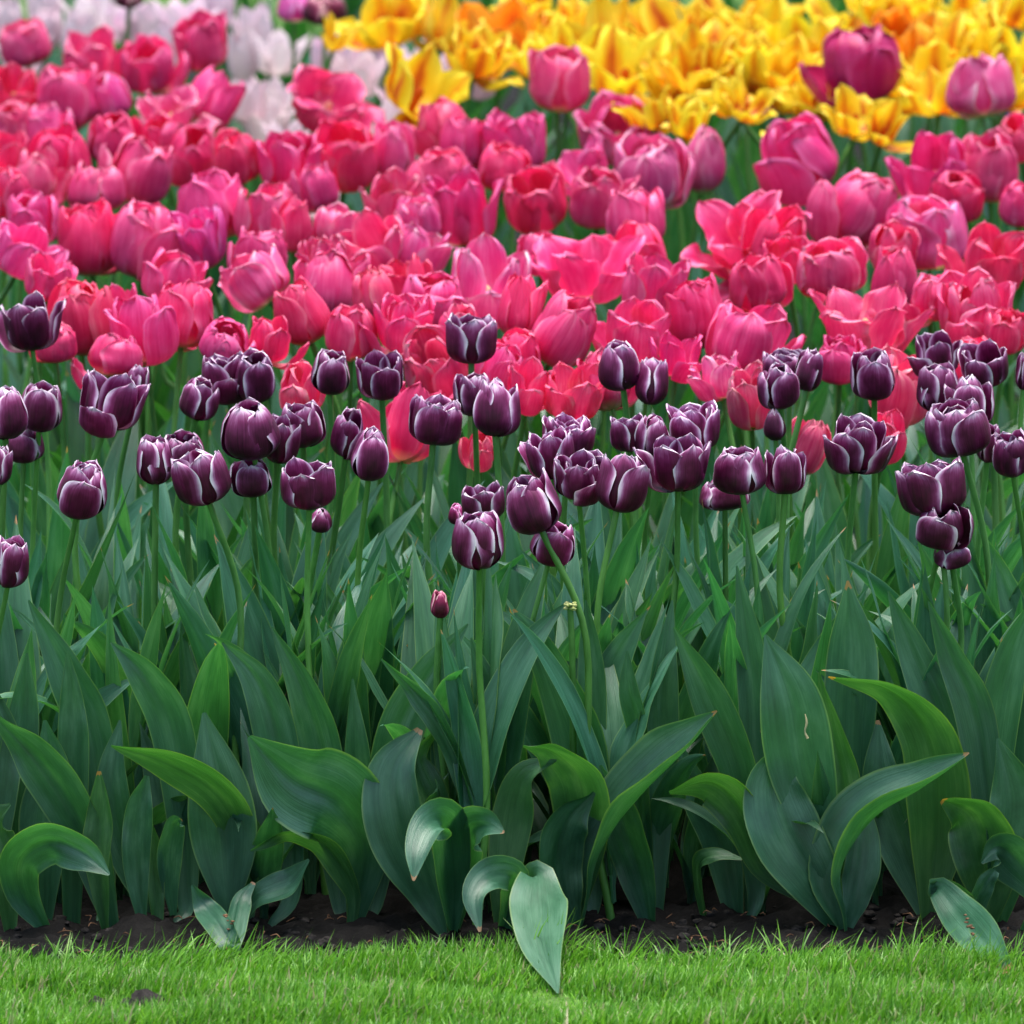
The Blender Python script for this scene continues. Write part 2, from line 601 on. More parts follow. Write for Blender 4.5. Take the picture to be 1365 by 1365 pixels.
def wild_leaf(parent, base, az, L, wide, lean, bend, r, color, name='leaf', roll=0.0, cup0=1.5, cup1=0.35, wave=0.004, z_from=0.0, nv=20):
    """an ordinary tulip leaf: clasping base, grows up and out towards az, bends over with length"""
    t = np.linspace(0, 1, nv)
    th = lean * (0.35 + 0.65 * np.minimum(t * 2, 1)) + bend * t ** 2.2
    ds = L / (nv - 1)
    h = np.concatenate([[0], np.cumsum(np.sin(th[:-1]) * ds)])
    z = np.concatenate([[0], np.cumsum(np.cos(th[:-1]) * ds)])
    sw = r.normal(0, 0.10) * L * t ** 2
    d = np.array([math.cos(az), math.sin(az), 0]); e = np.array([-math.sin(az), math.cos(az), 0])
    P = np.array(base)[None, :] + d[None] * h[:, None] + e[None] * sw[:, None]
    P[:, 2] += z + z_from
    T = np.gradient(P, axis=0); T /= np.linalg.norm(T, axis=1, keepdims=True)
    # upper face looks back to the stem
    nr = -d[None] * np.cos(th)[:, None] + np.array([0, 0, 1.0])[None] * np.sin(th)[:, None]
    sd_ = np.cross(T, nr); sd_ /= np.linalg.norm(sd_, axis=1, keepdims=True)
    nr = np.cross(sd_, T)
    tw = roll * t ** 1.3
    c, s = np.cos(tw)[:, None], np.sin(tw)[:, None]
    side = sd_ * c + nr * s
    nrm = -sd_ * s + nr * c
    cup = cup0 * np.exp(-t * 5) + cup1
    V, U, F = blade(P - np.array(parent.location)[None], wprof(t, wide / 2), side, nrm, cup, wave, r)
    return link(name, mesh_np(name, V, F, U), M['leaf'], parent, color)


def shaped_leaf(parent, pts, widths, rolls, r, cup=0.5, wave=0.003, color=(1, 1, 1), nv=30, name='leaf'):
    """a leaf that follows (x, y, depth) control points; widths in cm; rolls = turn of the face away from the viewer, degrees"""
    K = [at_y(*p) for p in pts]
    if K[0][2] > 0.006 and widths[0] >= 1.4 and pts[0][1] > 1175 and parent.name.startswith('tulip_plant'):
        # the blade starts in the clump's neck on the soil
        b0 = np.array(parent.location); f0 = K[0].copy(); f0[2] = 0.0
        g_ = f0 * 0.65 + b0 * 0.35; g_[2] = -0.004
        K = [g_] + K
        widths = [1.3] + [min(widths[0], 3.2)] + list(widths[1:])
        rolls = [rolls] * len(K) if np.isscalar(rolls) else [rolls[0]] + list(rolls)
        pts = [pts[0]] + list(pts)
    K = np.array(K)
    P = resample(K, nv)
    q = np.linspace(0, 1, nv); kq = np.linspace(0, 1, len(pts))
    Wd = resample(np.array(widths, float)[:, None], nv)[:, 0].clip(0.05) / 200.0 * (0.78 if np.mean([p[2] for p in pts]) >= 0.045 else 1.0)
    if np.isscalar(rolls):
        rolls = [rolls] * len(pts)
    ro = np.radians(np.interp(q, kq, rolls))
    T = np.gradient(P, axis=0); T /= np.linalg.norm(T, axis=1, keepdims=True) + 1e-9
    v = -FWD
    nr = v[None] - T * (T @ v)[:, None]
    nr /= np.linalg.norm(nr, axis=1, keepdims=True) + 1e-9
    sd_ = np.cross(T, nr)
    # keep the frame from flipping
    for i in range(1, nv):
        if np.dot(sd_[i], sd_[i - 1]) < 0 and np.dot(nr[i], nr[i - 1]) < 0:
            sd_[i] *= -1; nr[i] *= -1
    c, s = np.cos(ro)[:, None], np.sin(ro)[:, None]
    side = sd_ * c + nr * s
    nrm = -sd_ * s + nr * c
    cp = cup * (1 + 1.2 * np.exp(-q * 6))
    V, U, F = blade(P - np.array(parent.location)[None], Wd, side, nrm, cp, wave, r, 13)
    return link(name, mesh_np(name, V, F, U), M['leaf'], parent, color)


def leafcol(r, bright=1.0):
    k = r.uniform(0.82, 1.12) * bright
    g = r.uniform(-1, 1)
    return (k * (1 + 0.14 * g), k, k * (1 - 0.16 * g))


# ------------------------------------------------------------------ ground
def smooth_noise(x, y, sc, seed):
    rr = np.random.default_rng(seed)
    out = 0
    for i in range(14):
        a = rr.uniform(0, 6.28); f = sc * rr.uniform(0.5, 2.0); p = rr.uniform(0, 6.28)
        out = out + np.sin((x * math.cos(a) + y * math.sin(a)) * f + p) / 14 ** 0.5
    return out


xs = np.concatenate([[-2000, -400, -80, -20, -6, -3, -1.5, -1.1], np.arange(-0.85, 0.851, 0.008), [1.1, 1.5, 3, 6, 20, 80, 400, 2000]])
ys = np.concatenate([[-2000, -400, -60, -14, -4, -1.5, -0.6], np.arange(-0.30, 0.35, 0.007), np.arange(0.36, 1.0, 0.03), [1.2, 1.6, 2.2, 3, 4, 6, 10, 20, 80, 400, 2000]])
X, Y = np.meshgrid(xs, ys)
Z = 0.006 * smooth_noise(X, Y, 40, 1) + 0.004 * smooth_noise(X, Y, 120, 2) + 0.0025 * np.abs(smooth_noise(X, Y, 320, 3))
near = (np.abs(X) < 2) & (Y > -0.5) & (Y < 1.2)
Z = np.where(near, Z, 0)
# the bed rises a little from a shallow edging gutter against the turf
Z = Z + np.where(near, -0.018 * np.exp(-((Y + 0.15) / 0.04) ** 2), 0)
gm = mesh_np('ground', np.stack([X, Y, Z], -1).reshape(-1, 3), grid_topo(len(xs), len(ys)))
g = link('soil_ground', gm, M['soil'])
g['kind'] = 'structure'

# lawn sheet in front of the bed with a wandering edge
lx = np.concatenate([[-2000, -100, -8, -2], np.arange(-1.2, 1.21, 0.02), [2, 8, 100, 2000]])
lt = np.array([0, 0.004, 0.02, 0.06, 0.15, 0.4, 1.0, 3.0, 13, 100, 2000])


def lawn_edge(x):
    return -0.228 + 0.012 * np.sin(x * 7 + 1) + 0.010 * np.sin(x * 19 + 2) + 0.006 * np.sin(x * 43)


LX, LT = np.meshgrid(lx, lt)
LY = lawn_edge(np.clip(LX, -3, 3)) - LT
LZ = np.where(LT < 0.001, -0.004, 0.012 + 0.002 * np.sin(LX * 30) * (np.abs(LX) < 3))
lm = mesh_np('lawn', np.stack([LX, LY, LZ], -1).reshape(-1, 3), grid_topo(len(lx), len(lt)))
lo = link('lawn', lm, M['lawn'])
lo['kind'] = 'structure'


fx = np.array([-2000.0, -50, 50, 2000]); fy = np.array([6.3, 20, 200, 2000])
FX, FY = np.meshgrid(fx, fy)
fl_ = link('far_lawn', mesh_np('far_lawn', np.stack([FX, FY, 0 * FX + 0.02], -1).reshape(-1, 3), grid_topo(4, 4)), M['lawn'])
fl_['kind'] = 'structure'


def grass_mesh(x, y, z0, L, az, lean, bend, wd, tint):
    n = len(x); k = 5
    t = np.linspace(0, 1, k)[None, :]
    th = lean[:, None] + bend[:, None] * t
    hs = np.cumsum(np.sin(th), 1) * (L[:, None] / k) - np.sin(th) * (L[:, None] / k)
    zs = np.cumsum(np.cos(th), 1) * (L[:, None] / k) - np.cos(th) * (L[:, None] / k)
    cx = x[:, None] + hs * np.cos(az)[:, None]
    cy = y[:, None] + hs * np.sin(az)[:, None]
    cz = z0[:, None] + zs
    fa = az + rng.uniform(-0.9, 0.9, n) + math.pi / 2
    hw = wd[:, None] * 0.5 * np.clip(1.02 - t ** 2.2, 0.03, 1)
    a = np.stack([cx - hw * np.cos(fa)[:, None], cy - hw * np.sin(fa)[:, None], cz], -1)
    b = np.stack([cx + hw * np.cos(fa)[:, None], cy + hw * np.sin(fa)[:, None], cz], -1)
    V = np.stack([a, b], 2).reshape(n, k * 2, 3).reshape(-1, 3)
    base = np.arange(n)[:, None, None] * (2 * k)
    q = np.array([[2 * j, 2 * j + 1, 2 * j + 3, 2 * j + 2] for j in range(k - 1)])[None]
    F = (base + q).reshape(-1, 4)
    uv = np.stack([np.repeat(tint, 2 * k), np.tile(np.repeat(t[0], 2), n)], -1)
    return V, uv, F


_a, _b, _c = at_y(744, 1324, -.39), at_y(730, 1290, -.33), at_y(1342, 1296, -.29)
PRESSED = [(_a[0], _a[1] - .03, .07), (_b[0], _b[1] - .03, .06), (_c[0], _c[1] - .03, .06)]


def lawn_blades(n, x0, x1, d0, d1, Lm):
    x = rng.uniform(x0, x1, n); d = rng.uniform(d0, d1, n)
    y = lawn_edge(x) - d
    L = Lm * rng.uniform(0.5, 1.4, n) * (1 + 0.3 * np.sin(x * 11 + 3 * np.sin(y * 17)))
    for (ax_, ay_, rad) in PRESSED:                     # flattened under the two leaves that lie on the turf
        L = L * (1 - 0.5 * np.exp(-(((x - ax_) / 0.035) ** 2 + ((y - ay_) / rad) ** 2)))
    return grass_mesh(x, y, np.full(n, 0.008), L, rng.normal(0.35, 1.3, n), np.abs(rng.normal(0.3, 0.25, n)), np.abs(rng.normal(0.5, 0.4, n)),
                      rng.uniform(0.0016, 0.0034, n), np.clip(rng.normal(0.45, 0.34, n), 0, 1))


gparts = [lawn_blades(52000, -0.68, 0.68, 0.0, 0.34, 0.033), lawn_blades(26000, -1.5, -0.68, 0.0, 0.5, 0.028), lawn_blades(26000, 0.68, 1.5, 0.0, 0.5, 0.028),
          lawn_blades(30000, -1.5, 1.5, 0.34, 1.2, 0.032)]
# longer uncut fringe along the bed, combed to the right in tufts
n = 6500
x = rng.uniform(-1.4, 1.4, n); d = np.abs(rng.normal(0.0, 0.055, n)) - 0.012 - 0.02 * np.sin(x * 17)
tuft = 0.5 + 0.5 * np.sin(x * 9 + 1.3) * np.sin(x * 23 + 0.4) + 0.3 * np.sin(x * 61)
L = (0.030 + 0.050 * np.clip(tuft, 0, 1.3) * rng.uniform(0.2, 1.25, n) ** 1.5)
gparts.append(grass_mesh(x, lawn_edge(x) - d, np.full(n, 0.002), L, rng.normal(0.1, 0.7, n), np.abs(rng.normal(0.40, 0.25, n)), np.abs(rng.normal(0.7, 0.4, n)),
                         rng.uniform(0.0016, 0.003, n), np.clip(rng.normal(0.40, 0.25, n), 0, 1)))
# shaggy tufts hanging over the edge
for i in range(46):
    n = int(rng.integers(18, 60))
    xc = rng.uniform(-0.75, 0.75)
    x = xc + rng.normal(0, 0.014, n)
    gparts.append(grass_mesh(x, lawn_edge(x) + rng.normal(-0.012, 0.010, n), np.full(n, -0.002), rng.uniform(0.035, 0.085, n), rng.normal(rng.choice([0.2, 0.2, 2.8]), 0.6, n), np.abs(rng.normal(0.35, 0.25, n)),
                             np.abs(rng.normal(0.9, 0.4, n)), rng.uniform(0.0014, 0.003, n), np.clip(rng.normal(0.35, 0.3, n), 0, 1)))
# stray blades out on the soil
n = 110
x = rng.uniform(-1.2, 1.2, n)
gparts.append(grass_mesh(x, lawn_edge(x) + rng.uniform(0.0, 0.05, n), np.full(n, -0.006), rng.uniform(0.02, 0.06, n), rng.uniform(0, 6.28, n),
                         np.abs(rng.normal(0.4, 0.35, n)), np.abs(rng.normal(0.7, 0.5, n)), rng.uniform(0.0014, 0.0026, n), rng.uniform(0, 1, n)))
V, U, F = merge(gparts)
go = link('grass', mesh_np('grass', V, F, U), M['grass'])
go['kind'] = 'stuff'
go['label'] = 'short bright green lawn grass with a longer fringe along the bed'
go['category'] = 'grass'


# ------------------------------------------------------------------ clods and litter
def lump(rad, seed, flat=0.6):
    nth, nph = 10, 14
    th = np.linspace(0, math.pi, nth)[:, None]; ph = np.linspace(0, 2 * math.pi, nph)[None, :]
    x = np.sin(th) * np.cos(ph); y = np.sin(th) * np.sin(ph); z = np.cos(th) + 0 * ph
    k = 1 + 0.22 * smooth_noise(x * 1.0 + z, y + 0.7 * z, 4.0, seed) + 0.10 * smooth_noise(x - z, y + z, 11.0, seed + 1)
    V = np.stack([x * k, y * k, z * k * flat], -1).reshape(-1, 3) * rad
    U = np.stack([0 * x + ph / 6.28, 0 * x + th / 3.14], -1).reshape(-1, 2)
    return V, U, grid_topo(nph, nth)


cl = []
for i in range(520):
    cx_, cy_ = rng.uniform(-0.9, 0.9), rng.uniform(-0.19, 0.12)
    V, U, F = lump(rng.uniform(0.0015, 0.008) * (1 if rng.random() > 0.08 else 1.8), 100 + i)
    cl.append((V + np.array([cx_, cy_, 0.001]), U, F))
V, U, F = merge(cl)
co = link('soil_crumbs', mesh_np('soil_crumbs', V, F, U), M['clod'])
co['kind'] = 'stuff'; co['label'] = 'dark crumbs of soil along the front of the bed'; co['category'] = 'soil'

lit = []
for i in range(110):
    x0, y0 = rng.uniform(-0.8, 0.8), rng.uniform(-0.18, 0.10)
    a, L = rng.uniform(0, 6.28), rng.uniform(0.004, 0.022)
    p = np.array([[0, 0, 0.004], [L * .5 * math.cos(a), L * .5 * math.sin(a), 0.007], [L * math.cos(a + .4), L * math.sin(a + .4), 0.005]]) + np.array([x0, y0, 0.002])
    lit.append(tube(p, [0.0004, 0.0009, 0.0004], 4, 5))
V, U, F = merge(lit)
co = link('dry_litter', mesh_np('dry_litter', V, F, U), M['dry'])
co['kind'] = 'stuff'; co['label'] = 'dry brown plant litter scattered on the soil'; co['category'] = 'litter'

for (px, py, rad, lab) in ((190, 1336, 0.021, 'large dark soil clod lying in the lawn below the curled leaf'), (130, 1337, 0.009, 'small soil clod in the lawn beside the large one')):
    p = at_z(px, py, 0.02)
    V, U, F = lump(rad, int(px), 0.62)
    o = link('soil_clod', mesh_np('soil_clod', V, F, U), M['clod'])
    o.location = p; o['label'] = lab; o['category'] = 'clod of soil'; o['group'] = 'clods in the lawn'


# ------------------------------------------------------------------ tulips
def make_tulip(px, py, wpx, hpx, kind, style, z, label, cat, group, tilt=0.0, toward=0.0, color=(1, 1, 1), double=False, flung=None, leaves=3, stem_pts=None,
               seed=0, split=True, leafscale=1.0, hi=True, spin=None, stem_col=None, lean=None, jitter=1.0):
    r = np.random.default_rng(seed)
    c = at_z(px, py, z)
    sc = scale_at(c)
    H, R = hpx / sc * 0.96, wpx / 2 / sc * 0.93
    tl = R_(tilt)
    ax = np.array([math.sin(tl), -toward, math.cos(tl)]); ax /= np.linalg.norm(ax)
    base = c - ax * H * 0.5
    if lean is None:
        lean = 0.10 * math.sin(tl) + r.normal(0, 0.018)
    g0 = np.array([base[0] - lean - 0.5 * base[2] * math.sin(tl) * 0.3, base[1] + r.normal(0, 0.012) + toward * 0.05, 0.0])
    root = thing('tulip', label, cat, g0, group)
    m = M[kind]
    bloom(root, base, ax, H, R, style, m, r, color, double, flung=flung, split=split, hi=hi, spin=spin, jitter=jitter)
    # stem
    if stem_pts:
        K = [g0] + [at_y(a, b, g0[1]) for a, b, _ in stem_pts] + [base - ax * 0.03, base + ax * 0.004]
    else:
        m1 = g0 + (base - g0) * 0.35 + np.array([r.normal(0, 0.006), r.normal(0, 0.006), 0])
        m2 = base - ax * base[2] * 0.28 + np.array([r.normal(0, 0.004), 0, 0])
        K = [g0, m1, m2, base + ax * 0.004]
    th = 0.0034 * r.uniform(0.85, 1.15)
    V, U, F = tube(np.array(K) - g0, [th * 1.25, th * 1.1, th, th * 0.95], 8, 18)
    sg = r.uniform(1.0, 1.55)
    link('stem', mesh_np('stem', V, F, U), M['stem'], root, stem_col or (sg * 0.95, sg, sg * r.uniform(0.8, 1.1)))
    a0 = r.uniform(0, 6.28)
    for i in range(leaves):
        if g0[1] < 0.16:
            a0 = r.uniform(0.3, 2.8) - i * 2.3
        L = (0.40 - 0.045 * i) * r.uniform(0.82, 1.1) * leafscale
        wild_leaf(root, g0 + np.array([0, 0, 0.02 + 0.03 * i]), a0 + i * 2.3 + r.normal(0, 0.3), L, (0.056 - 0.005 * i) * r.uniform(0.7, 1.25), R_(r.uniform(4, 24)),
                  R_(max(0, r.normal(18, 26))), r, leafcol(r, 1.42), roll=r.normal(0, 0.6), wave=r.uniform(0.001, 0.005), cup1=r.uniform(0.2, 0.6))
    return root


def zp(py):
    return 0.43 + (745 - py) * 0.00036


# --- purple white-edged tulips: x, y, w, h, style, tilt, dz, label, options
W_ = 'purple tulip with white-edged petals, '
PUR = [
    (37, 428, 76, 84, 'open', -4, 0, W_ + 'highest on the left, one petal hanging out sideways', dict(flung=0.55, spin=1.25)),
    (8, 548, 62, 78, 'egg', 4, .015, W_ + 'cut by the left edge beside a taller-petalled neighbour', {}),
    (55, 541, 64, 72, 'cup', 6, 0, W_ + 'just right of the one cut by the left edge', {}),
    (32, 592, 60, 50, 'cup', 0, -.03, 'dark purple tulip half hidden under the pair at the left edge', {}),
    (2, 620, 30, 55, 'egg', 8, .0, 'small magenta-purple tulip, only its right half inside the left edge', {}),
    (13, 748, 56, 74, 'cup', 2, -.03, W_ + 'lowest at the left edge, standing clear over the leaves', {}),
    (110, 650, 74, 78, 'cup', 9, 0, 'plump purple double tulip standing alone above the leaves on the left', dict(double=True)),
    (150, 532, 88, 86, 'open', 20, .01, 'purple tulip leaning over with one petal flung out to the left', dict(flung=0.5, spin=1.35)),
    (182, 514, 40, 62, 'egg', 8, -.02, 'purple tulip mostly hidden behind the one with the flung petal', {}),
    (207, 612, 60, 70, 'cup', -4, 0, W_ + 'left one of the low trio on the left', {}),
    (244, 600, 62, 52, 'cup', 3, -.02, W_ + 'rear one of the low trio on the left', {}),
    (268, 632, 80, 82, 'cup', -8, .01, W_ + 'front one of the low trio with a broad white-striped petal', {}),
    (266, 531, 54, 60, 'cup', 2, -.01, 'small purple tulip tucked under the left half of a purple pair', {}),
    (302, 497, 74, 72, 'open', -4, 0, W_ + 'left half of the touching pair above the smaller bloom', dict(double=True)),
    (340, 502, 60, 76, 'cup', 4, .004, W_ + 'right half of the touching pair above the smaller bloom', {}),
    (334, 572, 82, 84, 'egg', -6, .015, 'large purple tulip with one smooth broad dark petal facing front', dict(spin=1.5)),
    (370, 584, 50, 68, 'cup', 4, 0, 'purple tulip wedged between the broad-petalled one and its right neighbour', {}),
    (402, 565, 64, 66, 'cup', -8, .0, 'mauve-purple tulip leaning left, right of the broad-petalled one', {}),
    (337, 636, 56, 54, 'cup', 0, -.02, 'purple tulip directly below the large broad-petalled one', {}),
    (412, 643, 82, 74, 'open', 0, .01, 'purple tulip with two white-edged petals spread like wings', dict(spin=0.0)),
    (428, 692, 34, 36, 'bud', 0, -.03, 'small closed purple tulip under the wing-petalled one', {}),
    (441, 495, 58, 64, 'cup', 0, 0, 'purple tulip left of its twin below the tall pink bloom', {}),
    (508, 500, 68, 68, 'open', 0, .0, 'purple tulip right of its twin, with dark thick stems', {}),
    (466, 577, 50, 72, 'cup', 8, 0, 'purple tulip with wide white rims, behind a narrow one', {}),
    (495, 605, 55, 76, 'egg', 2, .01, 'narrow purple tulip split in front to show a black gap between white rims', {}),
    (580, 557, 78, 74, 'open', 0, 0, 'wide purple tulip alone in front of a deep red-pink bloom', dict(double=True)),
    (632, 525, 58, 62, 'cup', -6, -.01, 'purple tulip behind a taller oval one near the middle', {}),
    (660, 543, 64, 80, 'egg', 3, .01, 'oval purple tulip in front of a paired one near the middle', {}),
    (628, 450, 78, 74, 'open', 0, 0, 'purple tulip standing highest in the middle against the pink blooms', {}),
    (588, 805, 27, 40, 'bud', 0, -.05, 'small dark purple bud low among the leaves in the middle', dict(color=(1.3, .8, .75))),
    (643, 668, 64, 56, 'open', 0, -.01, W_ + 'at the upper left of the low central cluster', {}),
    (707, 672, 80, 84, 'cup', -20, .02, 'glossy purple tulip leaning left, at the centre of the low cluster', dict(spin=0.4)),
    (640, 719, 76, 82, 'cup', 3, .01, 'rounded purple tulip, lowest in the central cluster', dict(spin=1.9)),
    (738, 722, 68, 62, 'cup', 12, -.01, 'magenta-purple tulip crossed by the stem of the leaning one', dict(color=(1.35, 1.0, 1.2))),
    (758, 580, 70, 66, 'open', 3, -.01, 'light mauve ruffled tulip at the top of the central heap', dict(double=True, color=(1.4, 1.4, 1.4))),
    (735, 603, 66, 76, 'open', -6, .0, 'light purple double tulip at the left of the central heap', dict(double=True, color=(1.3, 1.3, 1.3))),
    (770, 633, 74, 68, 'open', 3, .012, 'purple many-petalled tulip in the front of the central heap', dict(double=True)),
    (829, 642, 70, 82, 'cup', 2, .015, 'dark purple tulip with a pointed front petal, right end of the central heap', dict(spin=1.57)),
    (828, 486, 62, 70, 'egg', -6, .01, 'smooth violet tulip overlapping a pink bloom, right of the middle', dict(spin=0.9)),
    (869, 508, 48, 66, 'cup', 5, 0, 'dark purple tulip just behind and right of the smooth violet one', {}),
    (838, 575, 56, 58, 'open', -6, 0, 'small purple tulip at the left of the right-hand cluster', {}),
    (873, 580, 48, 62, 'bud', 0, 0, 'purple tulip between two open ones, with folded petals', {}),
    (905, 615, 86, 84, 'open', 3, .015, 'big gaping purple tulip with a boat-shaped petal lying to the left', dict(flung=0.4, spin=1.3)),
    (926, 566, 72, 74, 'open', 0, 0, 'pale mauve tulip with white tall petals behind the big gaping one', dict(double=True, color=(1.35, 1.35, 1.35))),
    (986, 627, 78, 66, 'cup', 0, .005, 'broad purple tulip touching a rounder one on its right', dict(spin=1.57)),
    (1047, 626, 57, 68, 'cup', 0, .0, 'rounded purple tulip touching a broad one on its left', {}),
    (966, 658, 74, 44, 'cup', 0, -.03, 'very dark purple tulip hidden below the broad one', {}),
    (1052, 487, 74, 56, 'open', 0, -.012, 'purple tulip spread behind the upright oval one, right of the middle', dict(double=True)),
    (1040, 513, 54, 66, 'egg', 2, .005, 'upright oval purple tulip standing before an open one', {}),
    (1080, 492, 42, 62, 'cup', 12, .0, 'small purple tulip with a slanting white rim beside the oval one', {}),
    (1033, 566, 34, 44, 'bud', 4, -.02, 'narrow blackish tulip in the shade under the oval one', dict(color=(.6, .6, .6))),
    (1165, 499, 68, 70, 'cup', 3, 0, 'smooth dark purple tulip alone on its stem above a ruffled one', dict(spin=1.2)),
    (1145, 590, 80, 80, 'open', 2, .0, 'ruffled purple double tulip with a shield-shaped front petal', dict(double=True, spin=1.57)),
    (1245, 470, 62, 60, 'open', 0, -.01, 'purple tulip at the top left of the right cluster', {}),
    (1313, 485, 68, 66, 'open', 0, 0, 'purple tulip at the top right of the right cluster', {}),
    (1250, 516, 68, 70, 'cup', 2, 0, 'purple tulip with upright striped petals at the heart of the right cluster', {}),
    (1293, 535, 62, 72, 'cup', 3, .0, 'purple tulip right of the heart of the right cluster', {}),
    (1277, 568, 86, 80, 'cup', -6, .012, 'large purple tulip at the bottom of the right cluster with frayed left rim', dict(double=True)),
    (1318, 590, 38, 56, 'cup', 4, -.01, 'purple tulip half hidden behind the large frayed one', {}),
    (1348, 604, 56, 68, 'cup', 0, 0, 'purple tulip lowest at the right edge', {}),
    (1365, 495, 28, 52, 'cup', 0, 0, 'purple tulip sliced by the right edge beside the upper cluster', {}),
    (1245, 645, 96, 86, 'open', -3, .01, 'biggest purple tulip, wide open with a dark hollow, low on the right', dict(double=True, spin=1.8)),
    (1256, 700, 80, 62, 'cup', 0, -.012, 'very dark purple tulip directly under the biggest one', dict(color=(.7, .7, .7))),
    (1268, 738, 58, 36, 'cup', 0, -.035, 'magenta-tipped tulip at the bottom of the three stacked on the right', {}),
    (609, 684, 24, 30, 'bud', 0, -.03, 'tiny magenta bud peeping out left of the low central cluster', dict(color=(1.5, .9, 1.2))),
]
for i, (px, py, wp, hp, st, tilt, dz, lab, opt) in enumerate(PUR):
    o = dict(opt)
    rr = np.random.default_rng(900 + i)
    k = rr.uniform(0.9, 1.15)
    colr = o.pop('color', (k, k, k))
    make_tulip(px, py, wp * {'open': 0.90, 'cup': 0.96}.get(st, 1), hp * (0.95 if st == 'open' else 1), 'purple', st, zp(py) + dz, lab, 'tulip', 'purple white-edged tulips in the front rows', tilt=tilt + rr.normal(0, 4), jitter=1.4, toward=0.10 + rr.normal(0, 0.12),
               color=colr, leaves=4, seed=1000 + i, **o)

